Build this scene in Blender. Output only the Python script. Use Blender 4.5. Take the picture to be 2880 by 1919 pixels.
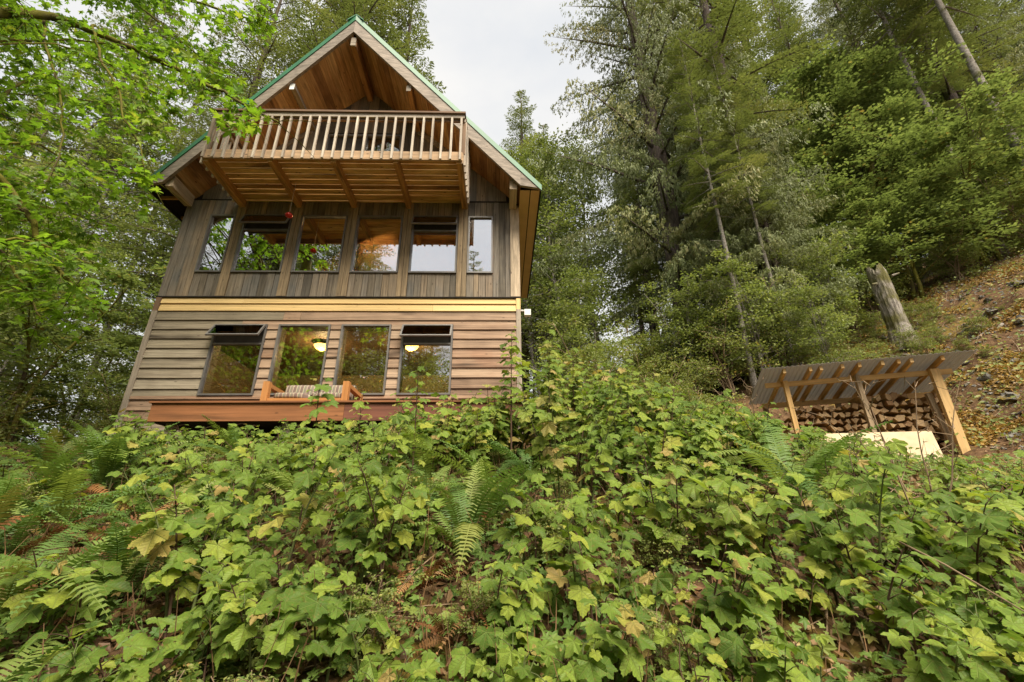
import bpy, math, random
import numpy as np
from mathutils import Matrix, Vector

for o in list(bpy.data.objects): bpy.data.objects.remove(o, do_unlink=True)
SC = bpy.context.scene
COL = SC.collection
R_ = math.radians

# ------------------------------------------------------------ camera
PITCH, ROLL, YAW, FOC = R_(22.19), R_(-0.578), R_(1.57), 1256.8
CF = np.array([0, math.cos(PITCH), math.sin(PITCH)]); _R0 = np.array([1., 0, 0]); _U0 = np.cross(_R0, CF)
CR = math.cos(ROLL)*_R0 + math.sin(ROLL)*_U0
CU = -math.sin(ROLL)*_R0 + math.cos(ROLL)*_U0
cam = bpy.data.cameras.new('camera'); camo = bpy.data.objects.new('camera', cam); COL.objects.link(camo)
cam.sensor_width = 36; cam.lens = 15.71; cam.clip_start = .05; cam.clip_end = 2000
camo.matrix_world = Matrix(((CR[0], CU[0], -CF[0], 0), (CR[1], CU[1], -CF[1], 0), (CR[2], CU[2], -CF[2], 0), (0, 0, 0, 1)))
SC.camera = camo

# ------------------------------------------------------------ sky, sun, exposure
SUN_EL, SUN_AZ = R_(56), R_(155)          # azimuth clockwise from +Y: high, behind the camera and a little right
w = bpy.data.worlds.new('World'); SC.world = w; w.use_nodes = True
nt = w.node_tree; nt.nodes.clear()
def wn(t, **k):
    n = nt.nodes.new(t)
    for a, b in k.items(): setattr(n, a, b)
    return n
out = wn('ShaderNodeOutputWorld'); bg = wn('ShaderNodeBackground'); sky = wn('ShaderNodeTexSky', sky_type='NISHITA')
sky.sun_disc = False; sky.sun_elevation = SUN_EL; sky.sun_rotation = SUN_AZ; sky.dust_density = 3
tc = wn('ShaderNodeTexCoord'); mp = wn('ShaderNodeMapping'); mp.inputs['Scale'].default_value = (1, 1, 2.2)
nz = wn('ShaderNodeTexNoise'); nz.inputs['Scale'].default_value = 2.1; nz.inputs['Detail'].default_value = 6; nz.inputs['Roughness'].default_value = .55
cr = wn('ShaderNodeValToRGB'); cr.color_ramp.elements[0].position = .30; cr.color_ramp.elements[0].color = (4.45, 4.6, 4.8, 1)
cr.color_ramp.elements[1].position = .62; cr.color_ramp.elements[1].color = (5.6, 5.5, 5.3, 1)
mx = wn('ShaderNodeMix', data_type='RGBA'); mx.inputs[0].default_value = .93
nt.links.new(tc.outputs['Generated'], mp.inputs[0]); nt.links.new(mp.outputs[0], nz.inputs['Vector']); nt.links.new(nz.outputs['Fac'], cr.inputs[0])
nt.links.new(sky.outputs[0], mx.inputs[6]); nt.links.new(cr.outputs[0], mx.inputs[7]); nt.links.new(mx.outputs[2], bg.inputs[0])
bg.inputs[1].default_value = .0398; nt.links.new(bg.outputs[0], out.inputs[0])
sl = bpy.data.lights.new('sun', 'SUN'); slo = bpy.data.objects.new('sun', sl); COL.objects.link(slo)
sl.energy = 1.9; sl.angle = R_(38); sl.color = (1, .91, .75)
sd = Vector((math.sin(SUN_AZ)*math.cos(SUN_EL), math.cos(SUN_AZ)*math.cos(SUN_EL), math.sin(SUN_EL)))
slo.rotation_euler = sd.to_track_quat('Z', 'Y').to_euler(); slo.location = (0, -6, 30)
vs = SC.view_settings; vs.view_transform = 'Standard'; vs.look = 'None'; vs.gamma = 1; vs.use_curve_mapping = False; vs.exposure = 2.2
SC.cycles.use_denoising = True; SC.cycles.max_bounces = 6; SC.cycles.transparent_max_bounces = 12
SC.cycles.diffuse_bounces = 3; SC.cycles.glossy_bounces = 3; SC.cycles.transmission_bounces = 4
SC.cycles.sample_clamp_indirect = 6; SC.cycles.caustics_reflective = False; SC.cycles.caustics_refractive = False

# ------------------------------------------------------------ helpers
rng = np.random.default_rng(7); random.seed(7)
HX = np.array([math.cos(YAW), math.sin(YAW), 0]); HY = np.array([-math.sin(YAW), math.cos(YAW), 0])
def ray(x, y): return CF + (x-1440)/FOC*CR - (y-959.5)/FOC*CU
def W(x, y, Y):                                  # where the sight line through a photo point stands Y metres ahead
    r = ray(x, y); return r*(Y/r[1])
def H(x, y, d):                                  # the same in the cabin's own axes (u along the front, z), d metres ahead
    r = ray(x, y); p = r*(d/(r@HY)); return float(p@HX), float(p[2])

def tag(o, label=None, cat=None, group=None, kind=None):
    if label: o['label'] = label
    if cat: o['category'] = cat
    if group: o['group'] = group
    if kind: o['kind'] = kind
    return o
def link(name, me, mat=None, parent=None, loc=None, rot=None, M=None):
    o = bpy.data.objects.new(name, me); COL.objects.link(o)
    if mat is not None and me is not None and not me.materials: me.materials.append(mat)
    if parent is not None: o.parent = parent
    if M is not None: o.matrix_local = M
    else:
        if loc is not None: o.location = loc
        if rot is not None: o.rotation_euler = rot
    return o
def empty(name, loc=(0, 0, 0), rz=0, parent=None):
    o = bpy.data.objects.new(name, None); COL.objects.link(o); o.empty_display_size = .2
    o.location = loc; o.rotation_euler = (0, 0, rz)
    if parent is not None: o.parent = parent
    return o
def copy_tree(o, parent=None):
    c = o.copy(); COL.objects.link(c)
    if parent is not None: c.parent = parent
    for ch in o.children: copy_tree(ch, c)
    return c
def mesh_np(name, V, F, rnd=None, smooth=False):
    """V (n,3), F (m,k) index array or list of such arrays"""
    V = np.asarray(V, dtype=np.float32); Fs = F if isinstance(F, list) else [F]
    Fs = [np.asarray(f, dtype=np.int32) for f in Fs if len(f)]
    me = bpy.data.meshes.new(name); me.vertices.add(len(V)); me.vertices.foreach_set('co', V.ravel())
    nl = sum(f.size for f in Fs); npoly = sum(len(f) for f in Fs)
    me.loops.add(nl); me.polygons.add(npoly)
    me.loops.foreach_set('vertex_index', np.concatenate([f.ravel() for f in Fs]))
    tot = np.concatenate([np.full(len(f), f.shape[1], dtype=np.int32) for f in Fs])
    st = np.concatenate([[0], np.cumsum(tot)[:-1]]).astype(np.int32)
    me.polygons.foreach_set('loop_start', st)
    me.update(calc_edges=True)
    me.polygons.foreach_set('use_smooth', np.full(npoly, bool(smooth)))
    if rnd is not None:
        a = me.attributes.new('rnd', 'FLOAT', 'POINT'); a.data.foreach_set('value', np.asarray(rnd, dtype=np.float32))
    return me
class MB:
    """collects pieces of one part"""
    def __init__(s): s.V = []; s.F = {}; s.n = 0
    def add(s, V, F):
        V = np.asarray(V, float)
        for f in F: s.F.setdefault(len(f), []).append([i+s.n for i in f])
        s.V.append(V); s.n += len(V); return s
    def box(s, x0, x1, y0, y1, z0, z1):
        V = [(x, y, z) for z in (z0, z1) for y in (y0, y1) for x in (x0, x1)]
        return s.add(V, [(0, 2, 3, 1), (4, 5, 7, 6), (0, 1, 5, 4), (2, 6, 7, 3), (0, 4, 6, 2), (1, 3, 7, 5)])
    def hexa(s, P):  # 8 corners in the box order
        return s.add(P, [(0, 2, 3, 1), (4, 5, 7, 6), (0, 1, 5, 4), (2, 6, 7, 3), (0, 4, 6, 2), (1, 3, 7, 5)])
    def tube(s, pts, rad, n=6, cap=True):
        pts = [np.asarray(p, float) for p in pts]; V = []; F = []
        if np.isscalar(rad): rad = [rad]*len(pts)
        t0 = pts[1]-pts[0]; a = np.cross(t0, [0, 0, 1.]);
        if np.linalg.norm(a) < 1e-4*np.linalg.norm(t0)+1e-9: a = np.array([1., 0, 0])
        a = a/np.linalg.norm(a)
        for i, p in enumerate(pts):
            t = (pts[min(i+1, len(pts)-1)]-pts[max(i-1, 0)]); t = t/(np.linalg.norm(t)+1e-9)
            a = a-t*(a@t); a = a/(np.linalg.norm(a)+1e-9); b = np.cross(t, a)
            for k in range(n):
                an = 2*math.pi*k/n; V.append(p+rad[i]*(math.cos(an)*a+math.sin(an)*b))
        for i in range(len(pts)-1):
            for k in range(n):
                k2 = (k+1) % n; F.append((i*n+k, i*n+k2, (i+1)*n+k2, (i+1)*n+k))
        if cap:
            F.append(tuple(range(n-1, -1, -1))); F.append(tuple((len(pts)-1)*n+k for k in range(n)))
        return s.add(V, F)
    def lathe(s, prof, n=20, c=(0, 0, 0)):
        V = []; F = []
        for r, z in prof:
            for k in range(n):
                an = 2*math.pi*k/n; V.append((c[0]+r*math.cos(an), c[1]+r*math.sin(an), c[2]+z))
        for i in range(len(prof)-1):
            for k in range(n):
                k2 = (k+1) % n; F.append((i*n+k, i*n+k2, (i+1)*n+k2, (i+1)*n+k))
        F.append(tuple(range(n-1, -1, -1))); F.append(tuple((len(prof)-1)*n+k for k in range(n)))
        return s.add(V, F)
    def mesh(s, name, smooth=False):
        me = mesh_np(name, np.concatenate(s.V), [np.array(f) for f in s.F.values()], smooth=smooth)
        return me
    def build(s, name, mat, parent=None, loc=None, rot=None, smooth=False):
        return link(name, s.mesh(name, smooth), mat, parent, loc, rot)
def orient(n, t):
    """columns tip, side, normal for arrays n,t (k,3)"""
    n = n/np.linalg.norm(n, axis=1, keepdims=True); t = t-(t*n).sum(1, keepdims=True)*n
    t = t/(np.linalg.norm(t, axis=1, keepdims=True)+1e-9); s = np.cross(n, t)
    return np.stack([t, s, n], axis=2)
def scatter(TV, TF, M, P, S, rnd):
    """replicate a template at P with rotation M and scale S -> V,F,rnd"""
    k = len(P); nv = len(TV)
    V = np.einsum('kij,vj->kvi', M, TV)*np.asarray(S).reshape(-1, 1, 1)+P[:, None, :]
    F = (TF[None]+(np.arange(k)*nv)[:, None, None]).reshape(-1, TF.shape[1])
    return V.reshape(-1, 3), F, np.repeat(rnd, nv)

# ------------------------------------------------------------ materials
def nodes(name):
    m = bpy.data.materials.new(name); m.use_nodes = True; t = m.node_tree; t.nodes.clear()
    def N(ty, **k):
        n = t.nodes.new(ty)
        for a, b in k.items(): setattr(n, a, b)
        return n
    o = N('ShaderNodeOutputMaterial')
    return m, N, t.links.new, o
def ramp(N, stops):
    r = N('ShaderNodeValToRGB'); e = r.color_ramp.elements
    while len(e) < len(stops): e.new(.5)
    for i, (p, c) in enumerate(stops): e[i].position = p; e[i].color = (*c, 1)
    return r
def wood(name, stops, grain=(1.2, 30, 30), dark=.45, stain=.3, rough=.75, knots=.5, bump=.25):
    m, N, L, o = nodes(name)
    p = N('ShaderNodeBsdfPrincipled'); p.inputs['Roughness'].default_value = rough; p.inputs['Specular IOR Level'].default_value = .25
    tc = N('ShaderNodeTexCoord'); oi = N('ShaderNodeObjectInfo'); ml = N('ShaderNodeMath', operation='MULTIPLY'); ml.inputs[1].default_value = 37
    cx = N('ShaderNodeCombineXYZ'); L(oi.outputs['Random'], ml.inputs[0])
    for k in range(3): L(ml.outputs[0], cx.inputs[k])
    ad = N('ShaderNodeVectorMath', operation='ADD'); L(tc.outputs['Object'], ad.inputs[0]); L(cx.outputs[0], ad.inputs[1])
    mp = N('ShaderNodeMapping'); mp.inputs['Scale'].default_value = grain; L(ad.outputs[0], mp.inputs[0])
    n1 = N('ShaderNodeTexNoise'); n1.inputs['Scale'].default_value = 1.6; n1.inputs['Detail'].default_value = 6; n1.inputs['Roughness'].default_value = .65
    n1.inputs['Distortion'].default_value = .4
    L(mp.outputs[0], n1.inputs['Vector'])
    n2 = N('ShaderNodeTexNoise'); n2.inputs['Scale'].default_value = 2.3; n2.inputs['Detail'].default_value = 4; L(ad.outputs[0], n2.inputs['Vector'])
    mr = N('ShaderNodeMath', operation='MULTIPLY_ADD'); mr.inputs[1].default_value = .35; L(n2.outputs['Fac'], mr.inputs[0])
    ms = N('ShaderNodeMath', operation='SUBTRACT'); ms.inputs[1].default_value = .175; L(oi.outputs['Random'], ms.inputs[0]); L(ms.outputs[0], mr.inputs[2])
    base = ramp(N, stops); L(mr.outputs[0], base.inputs[0])
    g = N('ShaderNodeMapRange'); g.inputs[1].default_value = .32; g.inputs[2].default_value = .68; g.inputs[3].default_value = dark; g.inputs[4].default_value = 1.25
    L(n1.outputs['Fac'], g.inputs[0])
    mu = N('ShaderNodeMix', data_type='RGBA', blend_type='MULTIPLY'); mu.inputs[0].default_value = .85
    L(base.outputs[0], mu.inputs[6]); L(g.outputs[0], mu.inputs[7])
    # weather stains with a shape of their own
    mp2 = N('ShaderNodeMapping'); mp2.inputs['Scale'].default_value = (grain[0]*.9, 7, 7); L(ad.outputs[0], mp2.inputs[0])
    n3 = N('ShaderNodeTexNoise'); n3.inputs['Scale'].default_value = 1.1; n3.inputs['Detail'].default_value = 3; L(mp2.outputs[0], n3.inputs['Vector'])
    g3 = N('ShaderNodeMapRange'); g3.inputs[1].default_value = .58; g3.inputs[2].default_value = .74; g3.inputs[3].default_value = 0; g3.inputs[4].default_value = stain
    L(n3.outputs['Fac'], g3.inputs[0])
    m3 = N('ShaderNodeMix', data_type='RGBA'); L(g3.outputs[0], m3.inputs[0]); L(mu.outputs[2], m3.inputs[6]); m3.inputs[7].default_value = (.025, .016, .010, 1)
    # knots
    mp4 = N('ShaderNodeMapping'); mp4.inputs['Scale'].default_value = (2.6, 6, 6); L(ad.outputs[0], mp4.inputs[0])
    vo = N('ShaderNodeTexVoronoi'); vo.inputs['Scale'].default_value = 1.3; L(mp4.outputs[0], vo.inputs['Vector'])
    g4 = N('ShaderNodeMapRange'); g4.inputs[1].default_value = .06; g4.inputs[2].default_value = .12; g4.inputs[3].default_value = knots; g4.inputs[4].default_value = 0
    L(vo.outputs['Distance'], g4.inputs[0])
    m4 = N('ShaderNodeMix', data_type='RGBA'); L(g4.outputs[0], m4.inputs[0]); L(m3.outputs[2], m4.inputs[6]); m4.inputs[7].default_value = (.035, .02, .012, 1)
    L(m4.outputs[2], p.inputs['Base Color'])
    b = N('ShaderNodeBump'); b.inputs['Strength'].default_value = bump; b.inputs['Distance'].default_value = .006; L(n1.outputs['Fac'], b.inputs['Height']); L(b.outputs[0], p.inputs['Normal'])
    L(p.outputs[0], o.inputs[0]); return m
def plain(name, col, rough=.6, metal=0, noise=.25, scale=9, spec=.4, emit=0):
    m, N, L, o = nodes(name); p = N('ShaderNodeBsdfPrincipled'); p.inputs['Roughness'].default_value = rough; p.inputs['Metallic'].default_value = metal
    p.inputs['Specular IOR Level'].default_value = spec
    tc = N('ShaderNodeTexCoord'); n = N('ShaderNodeTexNoise'); n.inputs['Scale'].default_value = scale; n.inputs['Detail'].default_value = 6; L(tc.outputs['Object'], n.inputs['Vector'])
    lo = tuple(c*(1-noise) for c in col); hi = tuple(min(1, c*(1+noise)) for c in col)
    r = ramp(N, [(.3, lo), (.7, hi)]); L(n.outputs['Fac'], r.inputs[0]); L(r.outputs[0], p.inputs['Base Color'])
    if emit: p.inputs['Emission Color'].default_value = (*col, 1); p.inputs['Emission Strength'].default_value = emit
    L(p.outputs[0], o.inputs[0]); return m
def leafmat(name, stops, trans=.35, rough=.5, by='attr', spot=0, spec=.25, tcol=1.25, veins=False, tb=.7):
    m, N, L, o = nodes(name)
    if by == 'attr': a = N('ShaderNodeAttribute'); a.attribute_name = 'rnd'; src = a.outputs['Fac']
    else: a = N('ShaderNodeObjectInfo'); src = a.outputs['Random']
    r = ramp(N, stops); L(src, r.inputs[0]); col = r.outputs[0]
    tc = N('ShaderNodeTexCoord')
    if spot:
        n = N('ShaderNodeTexNoise'); n.inputs['Scale'].default_value = spot; n.inputs['Detail'].default_value = 5
        v = N('ShaderNodeVectorMath', operation='ADD'); L(tc.outputs['Object'], v.inputs[0])
        ml = N('ShaderNodeMath', operation='MULTIPLY'); ml.inputs[1].default_value = 50; L(src, ml.inputs[0])
        cx = N('ShaderNodeCombineXYZ'); L(ml.outputs[0], cx.inputs[0]); L(cx.outputs[0], v.inputs[1]); L(v.outputs[0], n.inputs['Vector'])
        g = N('ShaderNodeMapRange'); g.inputs[1].default_value = .56; g.inputs[2].default_value = .70; g.inputs[4].default_value = .75; L(n.outputs['Fac'], g.inputs[0])
        mm = N('ShaderNodeMix', data_type='RGBA'); L(g.outputs[0], mm.inputs[0]); L(col, mm.inputs[6]); mm.inputs[7].default_value = (.20, .15, .04, 1)
        n2 = N('ShaderNodeTexNoise'); n2.inputs['Scale'].default_value = spot*.45; L(v.outputs[0], n2.inputs['Vector'])
        g2 = N('ShaderNodeMapRange'); g2.inputs[3].default_value = .72; g2.inputs[4].default_value = 1.28; L(n2.outputs['Fac'], g2.inputs[0])
        m2 = N('ShaderNodeMix', data_type='RGBA', blend_type='MULTIPLY'); m2.inputs[0].default_value = 1; L(mm.outputs[2], m2.inputs[6]); L(g2.outputs[0], m2.inputs[7])
        col = m2.outputs[2]
    bump = None
    if veins:
        sx = N('ShaderNodeSeparateXYZ'); L(tc.outputs['Object'], sx.inputs[0]); acc = None
        def mth(op, a_, b_=None):
            n_ = N('ShaderNodeMath', operation=op)
            for k_, v_ in enumerate((a_, b_)):
                if v_ is None: continue
                if isinstance(v_, (int, float)): n_.inputs[k_].default_value = v_
                else: L(v_, n_.inputs[k_])
            return n_.outputs[0]
        for an in (0, 52, -52, 112, -112):
            cs, sn = math.cos(math.radians(an)), math.sin(math.radians(an))
            along = mth('ADD', mth('MULTIPLY', sx.outputs[0], cs), mth('MULTIPLY', sx.outputs[1], sn)); off_ = mth('ABSOLUTE', mth('SUBTRACT', mth('MULTIPLY', sx.outputs[0], sn), mth('MULTIPLY', sx.outputs[1], cs)))
            side = mth('ADD', off_, mth('MULTIPLY', mth('LESS_THAN', along, 0.0), 10.0)); acc = side if acc is None else mth('MINIMUM', acc, side)
        # side veins leave the main ones at an angle
        rad = N('ShaderNodeVectorMath', operation='LENGTH'); L(tc.outputs['Object'], rad.inputs[0])
        wv = mth('SINE', mth('MULTIPLY', mth('SUBTRACT', rad.outputs['Value'], mth('MULTIPLY', acc, .8)), 62.0))
        gv = N('ShaderNodeMapRange'); gv.inputs[1].default_value = .004; gv.inputs[2].default_value = .022; gv.inputs[3].default_value = 1; gv.inputs[4].default_value = 0; L(acc, gv.inputs[0])
        g5 = N('ShaderNodeMapRange'); g5.inputs[1].default_value = .75; g5.inputs[2].default_value = 1; g5.inputs[4].default_value = .45; L(wv, g5.inputs[0])
        vm = mth('MAXIMUM', gv.outputs[0], g5.outputs[0])
        mv = N('ShaderNodeMix', data_type='RGBA'); L(mth('MULTIPLY', vm, .42), mv.inputs[0]); L(col, mv.inputs[6]); mv.inputs[7].default_value = (.30, .36, .11, 1); col = mv.outputs[2]
        bump = N('ShaderNodeBump'); bump.inputs['Strength'].default_value = .55; bump.inputs['Distance'].default_value = .02; L(mth('SUBTRACT', mth('MULTIPLY', acc, 3.0), vm), bump.inputs['Height'])
    p = N('ShaderNodeBsdfPrincipled'); p.inputs['Roughness'].default_value = rough; p.inputs['Specular IOR Level'].default_value = spec; L(col, p.inputs['Base Color'])
    if bump: L(bump.outputs[0], p.inputs['Normal'])
    t = N('ShaderNodeBsdfTranslucent'); tm = N('ShaderNodeMix', data_type='RGBA', blend_type='MULTIPLY'); tm.inputs[0].default_value = 1; L(col, tm.inputs[6]); tm.inputs[7].default_value = (tcol, tcol*1.02, tb, 1)
    L(tm.outputs[2], t.inputs[0]); ms = N('ShaderNodeMixShader'); ms.inputs[0].default_value = trans; L(p.outputs[0], ms.inputs[1]); L(t.outputs[0], ms.inputs[2]); L(ms.outputs[0], o.inputs[0]); return m
def glassmat(name, refl=.30, tint=(.8, .8, .76)):
    m, N, L, o = nodes(name); tr = N('ShaderNodeBsdfTransparent'); tr.inputs[0].default_value = (*tint, 1)
    gl = N('ShaderNodeBsdfGlossy'); gl.inputs['Roughness'].default_value = .0; gl.inputs[0].default_value = (.95, .97, 1, 1)
    fr = N('ShaderNodeFresnel'); fr.inputs[0].default_value = 1.6; ma = N('ShaderNodeMath', operation='ADD'); ma.inputs[1].default_value = refl; L(fr.outputs[0], ma.inputs[0])
    ms = N('ShaderNodeMixShader'); L(ma.outputs[0], ms.inputs[0]); L(tr.outputs[0], ms.inputs[1]); L(gl.outputs[0], ms.inputs[2]); L(ms.outputs[0], o.inputs[0]); return m
def barkmat(name, c0, c1, moss=None, amt=.4, scale=(7, 7, 1.6)):
    m, N, L, o = nodes(name); p = N('ShaderNodeBsdfPrincipled'); p.inputs['Roughness'].default_value = .9; p.inputs['Specular IOR Level'].default_value = .1
    tc = N('ShaderNodeTexCoord'); mp = N('ShaderNodeMapping'); mp.inputs['Scale'].default_value = scale; L(tc.outputs['Object'], mp.inputs[0])
    n = N('ShaderNodeTexNoise'); n.inputs['Scale'].default_value = 2.5; n.inputs['Detail'].default_value = 8; n.inputs['Roughness'].default_value = .7; L(mp.outputs[0], n.inputs['Vector'])
    r = ramp(N, [(.35, c0), (.65, c1)]); L(n.outputs['Fac'], r.inputs[0]); col = r.outputs[0]
    if moss:
        n2 = N('ShaderNodeTexNoise'); n2.inputs['Scale'].default_value = 2.2; n2.inputs['Detail'].default_value = 5; L(tc.outputs['Object'], n2.inputs['Vector'])
        g = N('ShaderNodeMapRange'); g.inputs[1].default_value = .62-amt*.4; g.inputs[2].default_value = .72-amt*.3; L(n2.outputs['Fac'], g.inputs[0])
        mm = N('ShaderNodeMix', data_type='RGBA'); L(g.outputs[0], mm.inputs[0]); L(col, mm.inputs[6]); mm.inputs[7].default_value = (*moss, 1); col = mm.outputs[2]
    L(col, p.inputs['Base Color']); b = N('ShaderNodeBump'); b.inputs['Strength'].default_value = .8; b.inputs['Distance'].default_value = .04; L(n.outputs['Fac'], b.inputs['Height']); L(b.outputs[0], p.inputs['Normal'])
    L(p.outputs[0], o.inputs[0]); return m

M = {}
M['upper'] = wood('weathered_upper_boards', [(0, (.11, .095, .075)), (.25, (.245, .20, .145)), (.45, (.165, .155, .138)), (.65, (.31, .235, .155)), (.85, (.205, .178, .145)), (1, (.27, .205, .145))], grain=(1.0, 22, 22), stain=.5)
M['post'] = wood('window_post_boards', [(0, (.24, .18, .11)), (1, (.34, .25, .15))], grain=(1.0, 20, 20), stain=.4)
M['clap'] = wood('weathered_clapboard', [(0, (.20, .13, .085)), (.3, (.40, .275, .185)), (.55, (.26, .16, .10)), (.8, (.44, .32, .22)), (1, (.32, .19, .12))], grain=(.7, 9, 26), stain=.85, dark=.45)
M['clapg'] = wood('grey_clapboard', [(0, (.20, .165, .115)), (.35, (.34, .285, .20)), (.6, (.26, .215, .15)), (.85, (.40, .34, .25)), (1, (.25, .20, .14))], grain=(.7, 9, 26), stain=.8, dark=.5)
M['newclap'] = wood('fresh_clapboard', [(0, (.62, .43, .18)), (1, (.74, .54, .26))], grain=(.6, 8, 20), dark=.8, stain=.10, knots=.25)
M['trim'] = wood('grey_trim', [(0, (.30, .25, .19)), (1, (.38, .32, .25))], grain=(1.0, 18, 18), stain=.25)
M['pale'] = wood('pale_corner_post', [(0, (.46, .36, .25)), (1, (.52, .41, .29))], grain=(1, 12, 12), stain=.4, knots=.6)
M['barge'] = wood('grey_barge_board', [(0, (.25, .21, .17)), (1, (.34, .285, .235))], grain=(.8, 14, 14), stain=.45)
M['soffit'] = wood('stained_soffit', [(0, (.24, .12, .05)), (.3, (.50, .30, .14)), (.55, (.33, .17, .07)), (.8, (.58, .37, .18)), (1, (.42, .23, .10))], grain=(1.2, 16, 16), stain=.75, knots=.9)
M['under'] = wood('balcony_underside', [(0, (.32, .15, .04)), (.35, (.70, .43, .15)), (.6, (.44, .22, .06)), (.8, (.78, .53, .22)), (1, (.56, .32, .11))], grain=(.9, 12, 12), stain=.8, knots=.8)
M['joist'] = wood('balcony_joist', [(0, (.42, .22, .07)), (1, (.52, .29, .10))], grain=(.9, 14, 14), stain=.7)
M['bal'] = wood('pale_baluster', [(0, (.40, .33, .26)), (.5, (.52, .45, .37)), (1, (.60, .52, .42))], grain=(1.6, 20, 20), stain=.5, knots=.6)
M['rail'] = wood('brown_handrail', [(0, (.17, .10, .06)), (1, (.24, .15, .09))], grain=(.8, 14, 14))
M['rim'] = wood('balcony_rim', [(0, (.40, .26, .15)), (1, (.52, .36, .22))], grain=(.8, 9, 14), stain=.7, knots=.9)
M['deck'] = wood('orange_stained_deck', [(0, (.21, .085, .036)), (1, (.30, .125, .052))], grain=(.6, 10, 16), dark=.55, stain=.5)
M['deck2'] = wood('red_stained_deck', [(0, (.18, .07, .045)), (1, (.24, .098, .06))], grain=(.6, 10, 16), dark=.55, stain=.5)
M['seat'] = wood('honey_wood', [(0, (.42, .19, .06)), (1, (.48, .23, .08))], grain=(1.4, 18, 18), dark=.75, stain=.1)
M['shed'] = wood('new_shed_timber', [(0, (.48, .27, .09)), (.5, (.58, .36, .14)), (1, (.64, .43, .20))], grain=(1, 14, 14), dark=.75, stain=.25, knots=.6)
M['shedgrey'] = wood('grey_shed_timber', [(0, (.36, .26, .16)), (1, (.45, .33, .20))], grain=(1, 14, 14), stain=.4)
M['ceil'] = wood('interior_ceiling_boards', [(0, (.42, .20, .06)), (1, (.52, .27, .09))], grain=(.8, 14, 14), dark=.7, stain=.15)
M['log'] = wood('split_firewood', [(0, (.30, .17, .08)), (.35, (.58, .39, .20)), (.65, (.40, .24, .11)), (1, (.66, .46, .25))], grain=(6, 6, 6), stain=.6, knots=.2)
M['dark'] = plain('dark_sheathing', (.02, .016, .012), .9)
M['innerwall'] = plain('interior_wall', (.48, .38, .20), .8, noise=.1, scale=2)
M['innerfloor'] = plain('interior_floor', (.16, .09, .04), .6)
M['jamb'] = plain('cream_jamb', (.60, .52, .36), .6, noise=.08)
M['alu'] = plain('bronze_frame', (.17, .16, .15), .45, metal=.3, noise=.15)
M['green'] = plain('green_roof_metal', (.028, .15, .066), .45, noise=.18, scale=3)
M['tan'] = plain('tan_eave_soffit', (.58, .38, .18), .7, noise=.08, scale=3)
M['glass'] = glassmat('window_glass', .28)
M['glassup'] = glassmat('upper_window_glass', .58)
M['glass2'] = glassmat('sash_glass', .10, (.45, .45, .42))
M['lampglow'] = plain('lit_lamp_bowl', (1, .52, .12), .4, noise=.05, emit=3.4)
M['brass'] = plain('dull_brass', (.20, .17, .09), .35, metal=.8)
M['white'] = plain('white_plastic', (.8, .8, .78), .5, noise=.05)
M['red'] = plain('red_plastic', (.45, .02, .015), .3, noise=.2)
M['cord'] = plain('pale_cord', (.45, .40, .30), .8)
M['steel'] = leafmat('corrugated_sheet', [(0, (.46, .435, .42)), (1, (.46, .435, .42))], trans=.35, rough=.6, tcol=.95, tb=.95)
M['ply'] = plain('cream_plywood', (.62, .49, .31), .75, noise=.2, scale=5)
M['rock'] = barkmat('hill_rock', (.10, .095, .088), (.30, .28, .255), moss=(.20, .14, .035), amt=.4, scale=(4, 4, 4))
M['bark'] = barkmat('conifer_bark', (.055, .042, .036), (.17, .135, .115), moss=(.075, .075, .022), amt=.2)
M['barkgrey'] = barkmat('grey_alder_bark', (.15, .13, .11), (.34, .31, .27), moss=(.10, .10, .04), amt=.2, scale=(4, 4, 5))
M['mossbark'] = barkmat('mossy_maple_bark', (.05, .035, .025), (.12, .09, .06), moss=(.13, .12, .02), amt=.75)
M['snag'] = barkmat('grey_snag_wood', (.11, .09, .075), (.40, .36, .31), moss=(.13, .12, .045), amt=.42, scale=(11, 11, 2.2))
M['stem'] = plain('reddish_stem', (.075, .04, .022), .8)
M['gstem'] = plain('green_stem', (.10, .12, .035), .7)
M['twig'] = plain('dry_twig', (.22, .15, .09), .85)
M['stalk'] = plain('dry_stalk', (.20, .11, .05), .85, noise=.5, scale=3)
G = 1.0
M['thimble'] = leafmat('thimbleberry_leaf', [(0, (.085, .15, .023)), (.3, (.13, .21, .031)), (.6, (.18, .27, .04)), (.82, (.245, .325, .047)), (.95, (.32, .35, .05)), (.98, (.37, .27, .09))], trans=.34, by='obj', spot=9, spec=.2, veins=True)
M['thimbleY'] = leafmat('yellowing_thimbleberry_leaf', [(0, (.15, .22, .03)), (.55, (.26, .31, .05)), (.8, (.36, .33, .09)), (1, (.42, .29, .12))], trans=.32, by='obj', spot=9, veins=True)
M['fern'] = leafmat('fern_frond', [(0, (.075, .14, .035)), (.6, (.13, .21, .045)), (.9, (.21, .26, .06)), (1, (.28, .22, .08))], trans=.3, by='obj')
M['deadfern'] = leafmat('dead_fern_frond', [(0, (.13, .05, .022)), (.5, (.25, .11, .04)), (1, (.36, .21, .09))], trans=.15, by='obj')
M['maple'] = leafmat('maple_leaf', [(0, (.09, .17, .018)), (.5, (.15, .26, .025)), (.85, (.22, .34, .035)), (1, (.30, .34, .05))], trans=.55)
M['mapleobj'] = leafmat('near_maple_leaf', [(0, (.11, .22, .018)), (.6, (.18, .31, .025)), (1, (.27, .36, .04))], trans=.5, by='obj')
M['fir'] = leafmat('fir_needles', [(0, (.125, .155, .055)), (.6, (.195, .23, .085)), (1, (.275, .28, .115))], trans=.25, rough=.6)
M['cedar'] = leafmat('cedar_sprays', [(0, (.155, .18, .08)), (.6, (.235, .265, .115)), (1, (.32, .30, .14))], trans=.25, rough=.6)
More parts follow.
